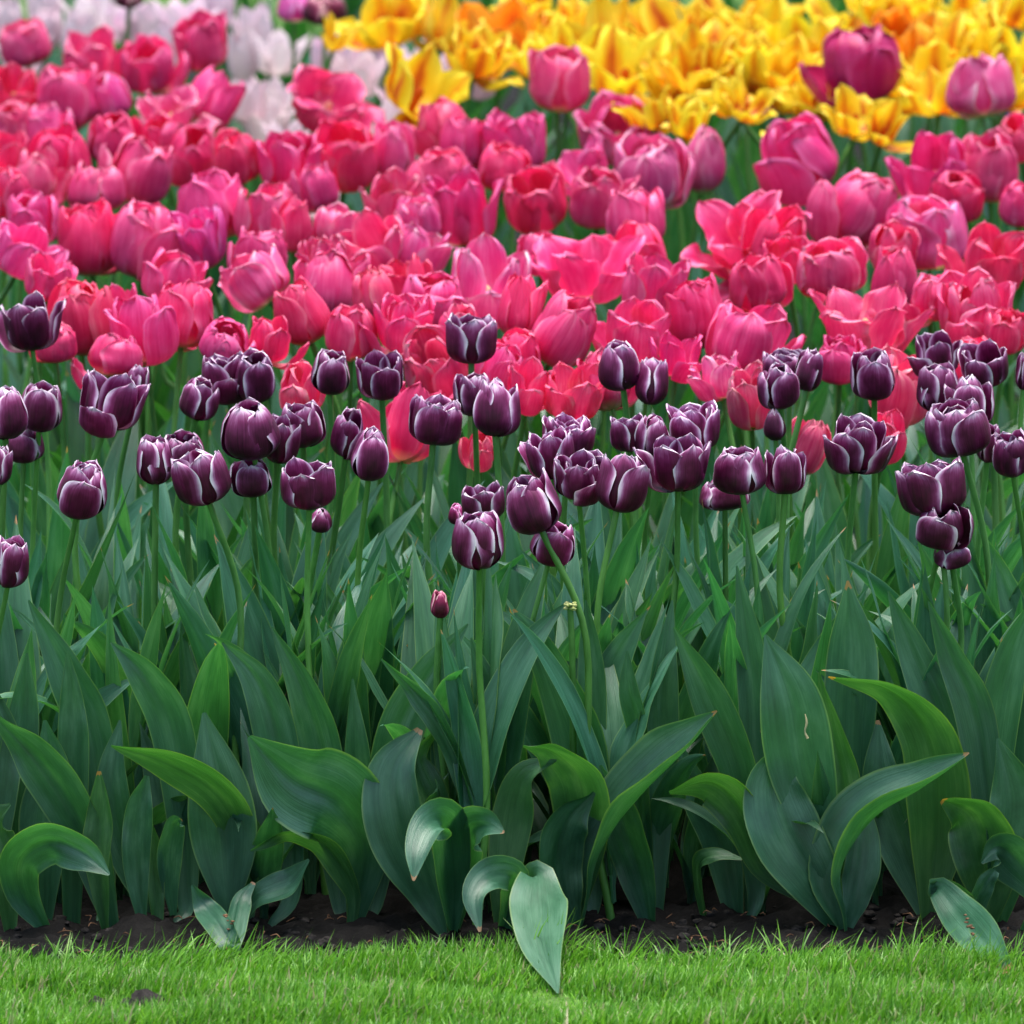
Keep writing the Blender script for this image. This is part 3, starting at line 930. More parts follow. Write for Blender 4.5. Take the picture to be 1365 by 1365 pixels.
# --- pink tulips: x, y, w, h, tone, style, tilt
PINK = [
    (268, 55, 76, 76, 0, 'open', 0), (34, 56, 64, 62, 0, 'cup', 0), (125, 72, 76, 70, 0, 'open', 0), (91, 128, 92, 88, 0, 'cup', 0), (199, 84, 76, 76, 0, 'open', 0),
    (146, 128, 58, 66, 2, 'egg', 0), (20, 118, 62, 64, 1, 'open', 0), (18, 168, 60, 62, 0, 'cup', 8), (285, 132, 72, 84, 0, 'open', 16), (229, 146, 70, 60, 2, 'wide', 0),
    (440, 131, 112, 72, 0, 'wide', 0), (75, 212, 78, 86, 1, 'cup', 0), (152, 184, 66, 66, 1, 'cup', -6), (187, 226, 84, 84, 0, 'cup', 6), (256, 206, 74, 70, 1, 'cup', 0),
    (48, 234, 66, 70, 0, 'cup', 0), (8, 205, 60, 66, 1, 'open', 0), (318, 208, 60, 72, 1, 'cup', 0), (385, 212, 78, 74, 0, 'open', 0), (460, 208, 88, 88, 1, 'cup', 0),
    (524, 200, 52, 78, 2, 'egg', 0), (585, 164, 70, 64, 1, 'egg', -10), (619, 188, 60, 74, 0, 'egg', 4), (688, 188, 80, 90, 0, 'open', 8), (743, 106, 80, 84, 0, 'cup', 2),
    (824, 170, 98, 76, 2, 'open', 0), (866, 226, 92, 94, 2, 'cup', 4), (940, 212, 64, 92, 2, 'bud', -3), (775, 216, 66, 66, 2, 'wide', -18), (1068, 208, 108, 104, 0, 'cup', 0),
    (1142, 80, 100, 92, 3, 'cup', -6), (1303, 114, 88, 84, 2, 'cup', 0), (1246, 221, 88, 84, 0, 'open', -8), (1320, 222, 84, 92, 0, 'cup', 6), (1358, 182, 54, 60, 1, 'cup', 0),
    (1151, 275, 92, 104, 0, 'egg', 8), (1233, 308, 104, 98, 2, 'cup', 0), (1360, 272, 52, 60, 0, 'cup', 0), (1325, 343, 92, 86, 1, 'open', 6), (988, 306, 108, 92, 0, 'wide', -10),
    (1042, 322, 76, 88, 1, 'cup', 10), (1013, 378, 80, 76, 1, 'cup', 0), (1107, 358, 90, 76, 0, 'cup', -10),
    (35, 334, 84, 72, 2, 'open', 8), (40, 290, 64, 72, 0, 'cup', 0), (118, 316, 78, 100, 1, 'egg', 0), (195, 319, 88, 102, 0, 'egg', 2), (285, 272, 92, 92, 0, 'egg', -14),
    (357, 282, 74, 86, 0, 'egg', -6), (391, 298, 46, 76, 1, 'egg', 0), (262, 315, 66, 88, 2, 'open', -10), (128, 250, 76, 66, 0, 'cup', 0), (10, 258, 58, 70, 1, 'cup', 0),
    (527, 266, 74, 80, 0, 'open', 0), (447, 300, 56, 54, 2, 'cup', 0), (585, 232, 84, 72, 1, 'egg', -12), (612, 276, 90, 104, 0, 'open', 2), (716, 266, 92, 84, 1, 'open', -4),
    (672, 222, 66, 66, 1, 'cup', 0), (797, 262, 80, 80, 0, 'open', 0), (848, 290, 72, 82, 0, 'cup', 0), (494, 330, 92, 84, 0, 'open', -16), (560, 330, 80, 62, 2, 'open', 4),
    (648, 372, 100, 104, 2, 'open', 6), (778, 346, 118, 92, 0, 'wide', 0), (848, 336, 72, 80, 1, 'cup', 0), (874, 380, 82, 86, 0, 'open', 0), (930, 416, 74, 96, 1, 'egg', -12),
    (1002, 452, 112, 100, 0, 'open', 10), (758, 440, 80, 100, 0, 'egg', 3), (848, 438, 92, 76, 0, 'open', 0), (1154, 416, 114, 100, 0, 'wide', 0), (1196, 372, 66, 90, 1, 'egg', 0),
    (1301, 412, 98, 98, 0, 'open', 0), (1208, 516, 76, 106, 1, 'egg', 8), (1180, 582, 48, 70, 1, 'cup', 0), (104, 420, 80, 102, 1, 'egg', 0), (246, 418, 80, 88, 1, 'cup', 10),
    (190, 438, 80, 92, 0, 'cup', -10), (234, 366, 84, 66, 0, 'open', 0), (336, 372, 86, 76, 2, 'open', -30), (302, 456, 70, 52, 0, 'cup', 0), (443, 376, 78, 98, 0, 'egg', 3),
    (400, 416, 70, 86, 1, 'egg', -16), (470, 440, 66, 78, 0, 'cup', 0), (498, 394, 58, 74, 1, 'cup', 0), (541, 428, 72, 80, 0, 'open', 0), (579, 398, 84, 62, 0, 'cup', 0),
    (575, 486, 92, 90, 0, 'open', 0), (693, 405, 50, 90, 1, 'cup', 6), (689, 474, 58, 70, 1, 'cup', 0), (667, 492, 60, 72, 0, 'cup', 0), (545, 560, 84, 110, 1, 'open', 12),
    (807, 505, 66, 84, 1, 'egg', -8), (706, 514, 56, 66, 1, 'open', 0), (767, 520, 80, 72, 1, 'open', 0), (1000, 530, 60, 86, 0, 'open', 0), (1078, 594, 50, 78, 1, 'cup', 10),
    (1120, 478, 60, 60, 0, 'cup', 0), (400, 516, 54, 66, 1, 'cup', 0), (72, 455, 60, 52, 1, 'cup', 0), (150, 472, 80, 56, 0, 'cup', 0), (1240, 395, 60, 60, 0, 'cup', 0),
    (905, 470, 60, 60, 0, 'open', 0), (960, 500, 60, 60, 2, 'open', 0), (640, 600, 40, 50, 1, 'cup', 0), (160, 412, 60, 66, 0, 'open', 0), (1050, 347, 70, 62, 1, 'open', 0),
    (428, 345, 50, 60, 0, 'open', 0), (65, 370, 70, 60, 0, 'open', 0), (350, 335, 70, 66, 0, 'cup', 0), (540, 370, 70, 60, 1, 'open', 0), (720, 330, 60, 40, 0, 'cup', 0),
    (420, 250, 60, 66, 0, 'cup', 0), (560, 290, 60, 66, 2, 'open', 0), (1190, 330, 60, 66, 0, 'cup', 0), (1275, 260, 70, 66, 1, 'cup', 0),
    (1342, 440, 50, 60, 1, 'cup', 0), (1015, 260, 0, 0, 0, 'cup', 0), (615, 440, 60, 70, 0, 'cup', 0), (60, 165, 60, 60, 2, 'cup', 0),
    (210, 180, 60, 50, 0, 'open', 0), (360, 450, 60, 60, 1, 'open', 10), (1290, 480, 60, 60, 1, 'cup', 0),
]
PINK = [p for p in PINK if p[2] > 0]
TONES = {0: ((1.0, 1.15, 1.12), 'rose pink'), 1: ((1.03, 0.85, 0.84), 'coral pink'), 2: ((1.04, 1.9, 1.6), 'light pink'), 3: ((0.60, 0.35, 0.55), 'crimson')}
SHAPE = {'cup': 'cupped', 'open': 'open', 'wide': 'wide open', 'bud': 'pointed', 'egg': 'egg-shaped', 'lily': 'lily-shaped'}
SPECIAL = {
    (743, 106): 'round deep pink tulip standing alone under the yellow ones',
    (1142, 80): 'crimson tulip in front of the yellow ones, tallest on the right',
    (1303, 114): 'pink tulip alone before the yellow ones near the right edge',
    (940, 212): 'pointed pink tulip rising beside the dark green gap',
    (1068, 208): 'fat double pink tulip below the yellow ones, right of the green gap',
    (440, 131): 'flat ruffled pink tulip beside the pale lilac ones',
    (195, 319): 'egg-shaped pink tulip on a long bare green stem',
    (443, 376): 'upright egg-shaped pink tulip above the two purple twins',
    (648, 372): 'large pink tulip directly above the highest purple one of the middle',
    (778, 346): 'pink tulip opened flat like a bowl, petals pointing sideways',
    (758, 440): 'smooth egg-shaped pink tulip left of the smooth violet one',
    (1002, 452): 'big pink tulip leaning out over the oval purple one',
    (1154, 416): 'wide ruffled pink tulip above the dark purple one on its own',
    (1233, 308): 'full light pink tulip on a straight stem on the right',
    (1078, 594): 'red-pink tulip low behind the rounded purple one',
    (545, 560): 'deep red-pink tulip hanging behind the wide purple one',
    (1208, 516): 'dark coral tulip drooping left of the right purple cluster',
    (104, 420): 'fat coral-pink tulip right of the highest purple one on the left',
    (716, 266): 'coral-pink tulip with a pale petal bent out to its left, above a leafy gap',
    (268, 55): 'pink tulip highest on the left, with a horn-like petal',
    (866, 226): 'light pink tulip on a bundle of stems, left of the pointed one',
    (35, 334): 'pale pink tulip with curling petals at the left edge',
}
ORD = 'first second third fourth fifth sixth seventh eighth ninth tenth eleventh twelfth thirteenth fourteenth fifteenth sixteenth seventeenth eighteenth nineteenth twentieth'.split()
ROWN = ['topmost', 'second', 'third', 'fourth', 'fifth', 'sixth', 'seventh', 'eighth', 'lowest']


def rank_labels(items, nrow, fmt):
    """place labels: band from the top, rank from the left within the band"""
    idx = sorted(range(len(items)), key=lambda i: items[i][1])
    out = {}
    per = math.ceil(len(idx) / nrow)
    for b in range(nrow):
        row = sorted(idx[b * per:(b + 1) * per], key=lambda i: items[i][0])
        for k, i in enumerate(row):
            nm = ROWN[b] if b < nrow - 1 else 'lowest'
            out[i] = fmt(items[i], ORD[k] if k < len(ORD) else str(k + 1), nm)
    return out


plab = rank_labels(PINK, 9, lambda it, k, row: '%s %s tulip, %s from the left in the %s row of pink blooms' % (SHAPE[it[5]], TONES[it[4]][1], k, row))
for i, (px, py, wp, hp, tone, st, tilt) in enumerate(PINK):
    r = np.random.default_rng(3000 + i)
    z = 0.50 - max(0, py - 430) * 0.0006 + r.normal(0, 0.004)
    if (px, py) in ((743, 106), (1142, 80), (1303, 114)):
        z += 0.05
    c = np.array(TONES[tone][0]) * r.uniform(0.9, 1.06)
    c[1] *= r.uniform(0.8, 1.5); c[2] *= r.uniform(0.92, 1.08)
    if py > 500:
        z += 0.015; c[1] *= 1.5; c[2] *= 1.2
    lab = SPECIAL.get((px, py), plab[i])
    sp = None
    if (px, py) == (195, 319):
        sp = [(236, 560, None), (216, 500, None), (207, 440, None)]
    make_tulip(px, py, wp * {'wide': 0.84, 'open': 0.98}.get(st, 1.08), hp * 1.06, 'pink', st, z, lab, 'tulip', 'pink tulips behind the purple rows', tilt=tilt + r.normal(0, 8), toward=0.14 + r.normal(0, 0.18), color=tuple(c), jitter=2.2, flung=(r.uniform(0.3, 0.7) if r.random() < 0.22 else None),
               double=r.random() < 0.35, leaves=2, seed=4000 + i, leafscale=0.95, stem_pts=sp)

# --- yellow lily-flowered tulips
YEL = [(640, 66, 80, 70), (716, 60, 84, 76), (770, 70, 80, 80), (868, 70, 80, 80), (930, 84, 84, 84), (990, 84, 80, 80), (1090, 74, 80, 80), (1210, 100, 80, 70), (1300, 64, 84, 84), (1120, 96, 70, 60), (1000, 134, 60, 50), (512, 22, 122, 66), (566, 112, 108, 88), (606, 28, 90, 80), (668, 42, 108, 92), (738, 28, 96, 86), (792, 34, 90, 90), (836, 84, 96, 100), (884, 30, 92, 88), (902, 112, 84, 90),
       (958, 62, 104, 100), (1010, 34, 92, 86), (1042, 94, 88, 88), (1064, 40, 90, 84), (1116, 20, 90, 80), (1190, 56, 84, 104), (1142, 148, 76, 60), (1180, 166, 50, 60),
       (1236, 60, 96, 96), (1276, 42, 92, 92), (1302, 14, 88, 74), (1342, 46, 96, 100), (1352, 104, 76, 78), (1254, 110, 82, 76), (966, 124, 60, 64), (922, 156, 60, 54),
       (862, 140, 66, 60), (1084, 126, 70, 60), (1040, 172, 50, 26), (450, 44, 30, 52), (556, 8, 90, 60), (700, 4, 90, 60), (838, 10, 90, 60), (960, 8, 90, 60), (1030, 2, 90, 60), (1160, 2, 90, 60), (1220, 8, 90, 60), (1360, 4, 80, 60)]
ylab = rank_labels(YEL, 3, lambda it, k, row: 'yellow and orange lily-shaped tulip, %s from the left in the %s row of yellow blooms' % (k, row))
for i, (px, py, wp, hp) in enumerate(YEL):
    r = np.random.default_rng(6000 + i)
    k = r.uniform(0.92, 1.05)
    orange = (px, py) in ((1190, 56), (668, 42))
    lab = {(566, 112): 'yellow tulip with raised pointed petal standing before the others on the left', (1190, 56): 'orange lily-shaped tulip right behind the crimson one',
           (512, 22): 'sprawling yellow tulip at the left end of the yellow ones'}.get((px, py), ylab[i])
    make_tulip(px, py, wp * 0.80, hp * 1.05, 'yellow', 'open' if orange else 'lily', 0.52 + r.normal(0, 0.008), lab, 'tulip', 'yellow tulips at the back', tilt=r.normal(0, 16), toward=0.15 + r.normal(0, 0.25),
               color=(k, k * (0.55 if orange else r.uniform(0.9, 1.1)), k), leaves=1, jitter=1.8, seed=6100 + i, double=r.random() < 0.4, hi=False, flung=r.uniform(0.2, 0.9))

# --- pale lilac tulips, and the few dark ones
PAL = [(8, 34), (30, 66), (62, 38), (104, 46), (118, 20), (160, 58), (172, 26), (205, 36), (246, 24), (300, 46), (322, 72), (340, 38), (372, 66), (398, 52), (330, 132), (352, 156), (312, 168), (366, 128),
       (480, 96), (506, 62), (522, 104), (540, 140), (496, 132), (556, 84), (470, 62), (618, 84), (640, 96), (400, 96), (380, 180), (438, 76), (300, 100), (505, 165), (430, 262), (548, 176), (60, 10), (230, 60), (140, 6), (290, 8)]
wlab = rank_labels(PAL, 3, lambda it, k, row: 'pale lilac blurred tulip, %s from the left in the %s row of pale blooms' % (k, row))
for i, (px, py) in enumerate(PAL):
    if i in (5, 9, 13, 16, 22, 27, 30):
        continue                                        # gaps where the green shows
    r = np.random.default_rng(7000 + i)
    k = r.uniform(0.85, 1.05)
    make_tulip(px, py, r.uniform(36, 54), r.uniform(56, 84), 'pale', random.choice(['lily', 'cup', 'open']), 0.40 + r.normal(0, 0.01), wlab[i], 'tulip', 'pale lilac tulips at the back', tilt=r.normal(0, 5),
               toward=0.12, color=(k, k * r.uniform(0.85, 1), k), leaves=1, seed=7100 + i, hi=False)
for i, (px, py, wp, hp, lab) in enumerate([(432, 14, 66, 40, 'blackish maroon tulip at the top beside the first yellow one'), (172, -4, 40, 30, 'blackish maroon tulip cut by the top edge, left of the other dark one'),
                                           (392, 10, 50, 40, 'dusty rose tulip beside the blackish one at the top')]):
    make_tulip(px, py, wp, hp, 'purple' if i < 2 else 'pink', 'cup', 0.50, lab, 'tulip', 'dark tulips at the top', color=(0.9, .6, .5) if i < 2 else (.9, 2.5, 2.0), leaves=1, seed=7300 + i, hi=False)
make_tulip(1345, 150, 34, 26, 'pale', 'open', 0.42, 'small violet and white bloom at the right edge behind the pink ones', 'tulip', 'pale lilac tulips at the back', color=(.7, .5, 1.1), leaves=1, seed=7400, hi=False)

# --- back foliage: a mass of stems and narrow leaves that nobody could count
fol = []
for i in range(5600):
    r = rng
    x = r.uniform(-2.2, 2.2); y = r.uniform(2.0, 6.0) if i % 3 else r.uniform(0.9, 2.6)
    if i >= 2600:                                       # the bed goes on to both sides of the picture
        x = r.uniform(0.74, 2.6) * r.choice([-1, 1]); y = r.uniform(0.03, 4.0)
        if abs(x) < 0.74 + 0.06 * y:
            continue
    L = r.uniform(0.18, 0.38); az = r.uniform(0, 6.28); lean = r.uniform(0.05, 0.5); bend = r.uniform(0, 0.9)
    nv = 9
    t = np.linspace(0, 1, nv)
    th = lean + bend * t ** 2
    d = np.array([math.cos(az), math.sin(az), 0])
    hh = np.cumsum(np.sin(th)) * L / nv; zz = np.cumsum(np.cos(th)) * L / nv
    P = np.array([x, y, 0])[None] + d[None] * hh[:, None]; P[:, 2] += zz
    side = np.tile(np.array([-d[1], d[0], 0.0]), (nv, 1)); nrm = np.stack([-d[0] * np.cos(th), -d[1] * np.cos(th), np.sin(th)], -1)
    fol.append(blade(P, wprof(t, r.uniform(0.008, 0.024)), side, nrm, np.full(nv, 0.5), 0.001, r, 5))
V, U, F = merge(fol)
fo = link('foliage', mesh_np('foliage', V, F, U), M['leaf'], None, (0.8, 0.9, 0.55))
fo['kind'] = 'stuff'; fo['label'] = 'mass of narrow green leaves filling the back of the flower bed'; fo['category'] = 'foliage'

# ------------------------------------------------------------------ front row plants without blooms, leaf by leaf
GR = 'broad-leaved tulip plants along the front edge'
# label, base (x, y, depth), list of leaves: points, widths cm, rolls, cup, tint
Lg, Ly, Lb = (1, 1, 1), (1.25, 1.12, 0.72), (1.15, 1.12, 1.15)
FRONT = [
    ('tulip plant whose vase-shaped leaf pair stands centre front above a light curled leaf', (592, 1245, 0.0), [
        ([(592, 1246, 0), (568, 1190, 0), (532, 1110, -.01), (524, 1030, 0), (560, 972, .02)], [1.2, 4.5, 7.2, 6.0, .8], 12, .55, Lg),
        ([(596, 1242, .01), (600, 1160, .01), (580, 1080, .02), (556, 1010, .03), (588, 968, .05)], [1.2, 4.5, 5.5, 3.5, .6], [-20, -30, -50, -60, -40], .4, Ly),
        ([(604, 1240, -.01), (604, 1170, -.04), (596, 1100, -.08), (574, 1098, -.13), (557, 1132, -.17), (551, 1174, -.19)], [1.5, 4.2, 5, 4.6, 3.2, .3], [0, 0, -10, -15, -10, 0], .7, Lb),
        ([(606, 1238, 0), (612, 1170, -.03), (622, 1112, -.07), (646, 1100, -.11), (672, 1110, -.14)], [1.5, 4.4, 5.2, 4.2, .3], [0, 0, 5, 10, 20], .6, Lb)]),
    ('tulip plant with a pale leaf hanging over the grass edge like a pennant', (668, 1252, .0), [
        ([(668, 1252, 0), (682, 1200, -.03), (684, 1168, -.07), (652, 1168, -.12), (632, 1196, -.15), (640, 1242, -.17)], [1.3, 2.6, 3.8, 4.0, 2.8, .3], [0, 0, -10, -15, -10, 0], .5, Lb),
        ([(672, 1250, 0), (690, 1190, -.03), (716, 1166, -.08), (718, 1206, -.16), (724, 1262, -.27), (744, 1324, -.39)], [1.2, 2, 3.6, 6.6, 4.8, .2], [0, 10, 20, 0, 0, 0], .3, (1.5, 1.35, 1.3)),
        ([(668, 1250, .02), (672, 1180, .01), (684, 1090, .01), (700, 1034, 0), (742, 1014, -.02)], [1.2, 3.4, 5, 3.4, .4], [10, 10, 10, 20, 50], .5, Ly),
        ([(664, 1246, .06), (672, 1120, .07), (660, 960, .07), (628, 850, .07)], [3, 5.5, 6, .3], 10, .5, Lg)]),
    ('tulip plant reaching a long broad leaf up to the right past its brown-tipped one', (768, 1238, .02), [
        ([(772, 1238, .02), (792, 1140, 0), (846, 1062, -.02), (908, 1000, -.03), (956, 948, -.04)], [2.4, 7.5, 10.4, 8.0, .3], [25, 55, 72, 66, 50], 1.15, Lg),
        ([(764, 1238, .01), (744, 1168, 0), (754, 1100, -.01), (792, 1056, -.01)], [2, 5.6, 5.2, .5], [-10, -20, -25, -30], .5, Lg),
        ([(762, 1234, .03), (776, 1120, .02), (772, 1044, 0), (736, 1004, -.02), (698, 994, -.03)], [2, 6, 7.2, 4.2, .5], [0, 0, 20, 50, 60], .5, Ly),
        ([(790, 1190, .07), (776, 1010, .07), (742, 910, .06), (712, 850, .06), (684, 812, .06)], [4, 8, 6, 3.6, .3], 5, .45, Lb),
        ([(786, 1190, .09), (788, 960, .09), (786, 870, .09), (781, 800, .09)], [3.6, 4.8, 3.6, .3], -10, .6, Lg)]),
    ('tulip plant with twisted upright leaves right of the long broad leaf', (868, 1232, .06), [
        ([(862, 1232, .08), (850, 1080, .08), (852, 980, .07), (838, 920, .06), (836, 868, .06)], [3, 5, 3.6, 3, .3], [0, 20, 40, 0, -20], .5, Lg),
        ([(870, 1230, .08), (880, 1020, .09), (884, 900, .09), (896, 800, .1)], [3, 5, 4.4, .3], -15, .5, Lg),
        ([(866, 1230, .05), (846, 1150, .04), (822, 1080, .03), (800, 1020, .03)], [2, 5, 5, .4], 20, .5, Lg)]),
    ('tulip plant with arching leaf over the dark hollow right of centre', (985, 1228, .05), [
        ([(1104, 1214, .03), (1022, 1160, .02), (992, 1090, .01), (950, 1046, .0), (892, 1056, .0)], [.8, 3, 5, 6, .8], [0, 0, 20, 50, 60], .4, Ly),
        ([(1008, 1180, .06), (988, 1040, .05), (946, 930, .04), (898, 836, .03)], [3, 5.6, 5.8, .3], 8, .5, Lg),
        ([(1004, 1200, .1), (1008, 980, .1), (998, 860, .1), (982, 754, .1)], [4, 5.4, 4.4, .3], -8, .6, Lg),
        ([(940, 1230, .08), (930, 1160, .06), (950, 1140, .04), (1000, 1146, .03)], [1, 2.4, 2.2, .3], 40, .3, Ly),
        ([(980, 1228, .1), (960, 1120, .1), (930, 1060, .09), (905, 990, .09)], [3, 6, 5, .5], 0, .5, Lg)]),
    ('large tulip plant fanning broad leaves around a tall scarred one', (1122, 1242, 0), [
        ([(1118, 1240, 0), (1088, 1180, -.01), (1046, 1110, -.01), (1030, 1046, 0), (1050, 990, .01)], [1.4, 6, 8.6, 6.5, 1], [0, -5, -10, -10, -10], .4, Lg),
        ([(1120, 1234, .02), (1100, 1140, .01), (1070, 1030, 0), (1052, 930, .0), (1020, 846, .01)], [1.6, 3.4, 7.6, 7.0, .3], 0, .35, Lb),
        ([(1126, 1238, -.01), (1116, 1160, -.02), (1160, 1086, -.04), (1228, 1046, -.05), (1292, 1004, -.06)], [2.4, 7.6, 10.0, 7.0, .3], [25, 55, 74, 66, 50], 1.15, Lg),
        ([(1128, 1236, .03), (1130, 1100, .03), (1116, 1000, .03), (1092, 896, .03)], [1.6, 4.6, 3.8, .3], [10, 10, 20, 30], .6, Ly),
        ([(1130, 1236, 0), (1140, 1190, .0), (1150, 1120, .01), (1140, 1040, .02)], [1.4, 4, 4, .6], -20, .5, Lg),
        ([(1132, 1200, .12), (1132, 990, .12), (1136, 870, .12), (1130, 774, .12)], [3, 7.2, 7.4, .3], 4, .3, Lb)]),
    ('tulip plant with a bent-over pointed top leaf, right of the scarred one', (1236, 1226, .05), [
        ([(1238, 1226, .06), (1250, 1090, .05), (1238, 984, .03), (1186, 922, .01), (1104, 902, 0)], [2, 7.4, 6.6, 4.6, .3], [0, -10, 10, 50, 60], .4, Ly),
        ([(1290, 1190, .1), (1258, 980, .1), (1216, 866, .1), (1184, 788, .1)], [4, 6.8, 4.6, .3], 5, .5, Lb),
        ([(1240, 1226, .09), (1200, 1120, .09), (1176, 1040, .09), (1170, 960, .1)], [3, 7, 6, .5], 5, .4, Lb)]),
    ('tulip plant with ragged-tipped leaves at the right edge above a fallen leaf', (1318, 1232, .02), [
        ([(1318, 1232, .02), (1316, 1150, .01), (1298, 1088, 0), (1256, 1066, -.02)], [2, 7.6, 7, .8], [0, 0, 20, 40], .6, Ly),
        ([(1330, 1230, .03), (1346, 1120, .02), (1350, 1060, .02), (1330, 984, .02)], [2, 6.6, 6, .4], -15, .5, Lg),
        ([(1392, 1200, .0), (1356, 1150, -.01), (1330, 1130, -.02), (1308, 1150, -.03)], [4, 6, 4, .4], 20, .5, Lg),
        ([(1330, 1190, .07), (1304, 970, .07), (1268, 876, .07), (1238, 802, .07)], [4, 6, 4.2, .3], 10, .5, Lg),
        ([(1312, 1190, .09), (1326, 990, .09), (1346, 880, .09), (1378, 794, .09)], [4, 6.4, 5, .3], -10, .5, Lb),
        ([(1300, 1234, -.01), (1290, 1200, -.03), (1262, 1184, -.05), (1240, 1184, -.05)], [1, 2, 2.4, 1.6], 30, .4, Lb),
        ([(1248, 1184, -.05), (1276, 1214, -.10), (1308, 1250, -.18), (1342, 1296, -.29)], [2.2, 4.4, 4.8, 1.8], 0, .35, Lb),
        ([(1302, 1236, 0), (1300, 1210, -.02), (1312, 1180, -.03), (1326, 1160, -.03)], [1, 2.4, 2.6, 1.2], -20, .4, Lb)]),
    ('tulip plant with two floppy leaves spread on the soil in a V, left of centre', (306, 1222, .02), [
        ([(304, 1222, .02), (300, 1130, .02), (292, 1050, .02), (272, 950, .03)], [1.4, 7.4, 7, .5], 5, .4, Lb),
        ([(308, 1262, -.11), (290, 1232, -.08), (272, 1208, -.04), (256, 1180, -.04)], [2.4, 3.2, 2.6, .3], -10, .4, Lb),
        ([(308, 1262, -.11), (316, 1222, -.06), (322, 1198, -.03), (338, 1176, -.02)], [2.4, 2.6, 2.4, .6], 30, .4, Lb),
        ([(322, 1228, -.01), (344, 1196, -.02), (386, 1178, -.03), (412, 1146, -.04)], [1, 2.8, 4, .4], [10, 30, 40, 40], .6, Lg),
        ([(330, 1212, .05), (322, 1118, .03), (290, 1056, .0), (226, 1016, -.02), (148, 994, -.03)], [2, 4, 5.4, 5, .3], [0, 10, 30, 40, 50], .5, Ly),
        ([(390, 1180, .05), (372, 1000, .05), (344, 910, .05), (296, 856, .05)], [4, 6.6, 5, .3], 8, .5, Lb)]),
    ('tulip plant with a very broad shield-like leaf facing out, left of the vase-shaped pair', (468, 1226, .04), [
        ([(474, 1226, .05), (486, 1130, .03), (452, 1070, .0), (392, 1040, -.02), (332, 982, -.03)], [2, 6, 10.4, 9.4, .6], [0, 0, 5, 5, 10], .3, Lb),
        ([(470, 1190, .02), (436, 1130, .0), (386, 1112, -.01), (334, 1134, -.02)], [2, 4, 3.2, .3], [20, 50, 60, 50], .4, Ly),
        ([(452, 1190, .07), (430, 1010, .07), (404, 920, .06), (362, 836, .06)], [3.6, 6.4, 4.8, .3], 8, .5, Lg),
        ([(478, 1226, .08), (480, 1100, .08), (474, 1000, .07), (470, 905, .07)], [3, 5, 4, .4], -15, .6, Lg),
        ([(500, 1190, .08), (526, 1000, .08), (572, 900, .08), (624, 832, .08)], [4, 7, 5.4, .3], -5, .4, Lb),
        ([(640, 1110, .03), (596, 984, .02), (556, 926, .02), (508, 878, .02)], [1.5, 2.8, 2.4, .2], 30, .5, Lg)]),
    ('tulip plant with a low curled leaf ending in a yellow tip, left front', (118, 1240, 0), [
        ([(60, 1238, .01), (30, 1190, -.01), (28, 1146, -.04), (64, 1122, -.08), (108, 1136, -.12), (146, 1166, -.14)], [1.6, 4, 5, 5.6, 4.6, .3], [0, 0, -10, -25, -20, 0], .5, Lb),
        ([(140, 1238, .01), (132, 1150, 0), (134, 1090, 0), (132, 1028, 0)], [1.6, 3.4, 3.6, .5], [0, 15, 15, 0], .9, Ly),
        ([(150, 1236, .03), (112, 1110, .02), (54, 1016, 0), (-6, 956, -.01)], [2, 5.4, 5.4, 1], [0, 10, 20, 20], .5, Lg),
        ([(96, 1230, .06), (98, 1020, .05), (96, 940, .05), (90, 868, .05)], [3, 4.8, 3.8, .3], 0, .5, Lg),
        ([(140, 1190, .09), (124, 990, .09), (88, 896, .09), (38, 800, .09)], [4, 7, 5.6, .3], 8, .5, Lb),
        ([(60, 1232, .05), (60, 1110, .04), (70, 1030, .04), (60, 960, .04)], [2, 6, 5, .4], 10, .5, Lb)]),
    ('tulip plant of narrow upright leaves around a pale bud, beside the left curled leaf', (206, 1232, .02), [
        ([(190, 1236, .02), (182, 1150, .02), (186, 1080, .02), (196, 1034, .02)], [1.2, 3.4, 3.4, .6], 0, .7, Lg),
        ([(210, 1214, .03), (204, 1140, .03), (196, 1090, .03)], [1.6, 2.4, .8], 0, .6, Ly),
        ([(250, 1190, .07), (234, 990, .07), (196, 906, .06), (148, 856, .06)], [4, 6.6, 5.4, .3], 8, .5, Lb),
        ([(208, 1230, .06), (166, 1130, .06), (150, 1040, .06), (160, 960, .07)], [2, 5.4, 5, .4], 10, .6, Lg),
        ([(230, 1220, .04), (224, 1150, .03), (232, 1100, .02), (242, 1092, .01)], [1, 3, 2.6, .4], -20, .5, Lb)]),
    ('tulip plant cut by the left edge, its leaves crossing in front of the stems', (14, 1244, .01), [
        ([(14, 1244, .01), (8, 1150, 0), (-4, 1100, 0), (14, 1072, -.02)], [1.6, 4, 4, .4], [0, 10, 30, 40], .5, Ly),
        ([(10, 1240, .05), (14, 1080, .05), (30, 960, .05), (36, 870, .05)], [2, 6, 5, .4], -10, .5, Lg),
        ([(-20, 1230, .04), (-10, 1060, .04), (-2, 980, .04), (-20, 900, .05)], [2, 6, 5, .4], 0, .5, Lg)]),
]
for i, (lab, b, leaves) in enumerate(FRONT):
    r = np.random.default_rng(8000 + i)
    p0 = at_y(*b)
    root = thing('tulip_plant', lab, 'tulip plant', p0 * np.array([1, 1, 0]), GR)
    for pts, wd, ro, cup, tint in leaves:
        k = r.uniform(0.92, 1.08)
        shaped_leaf(root, pts, wd, ro, r, cup=cup, wave=r.uniform(0.0015, 0.0048), color=tuple(np.array(tint) * k))

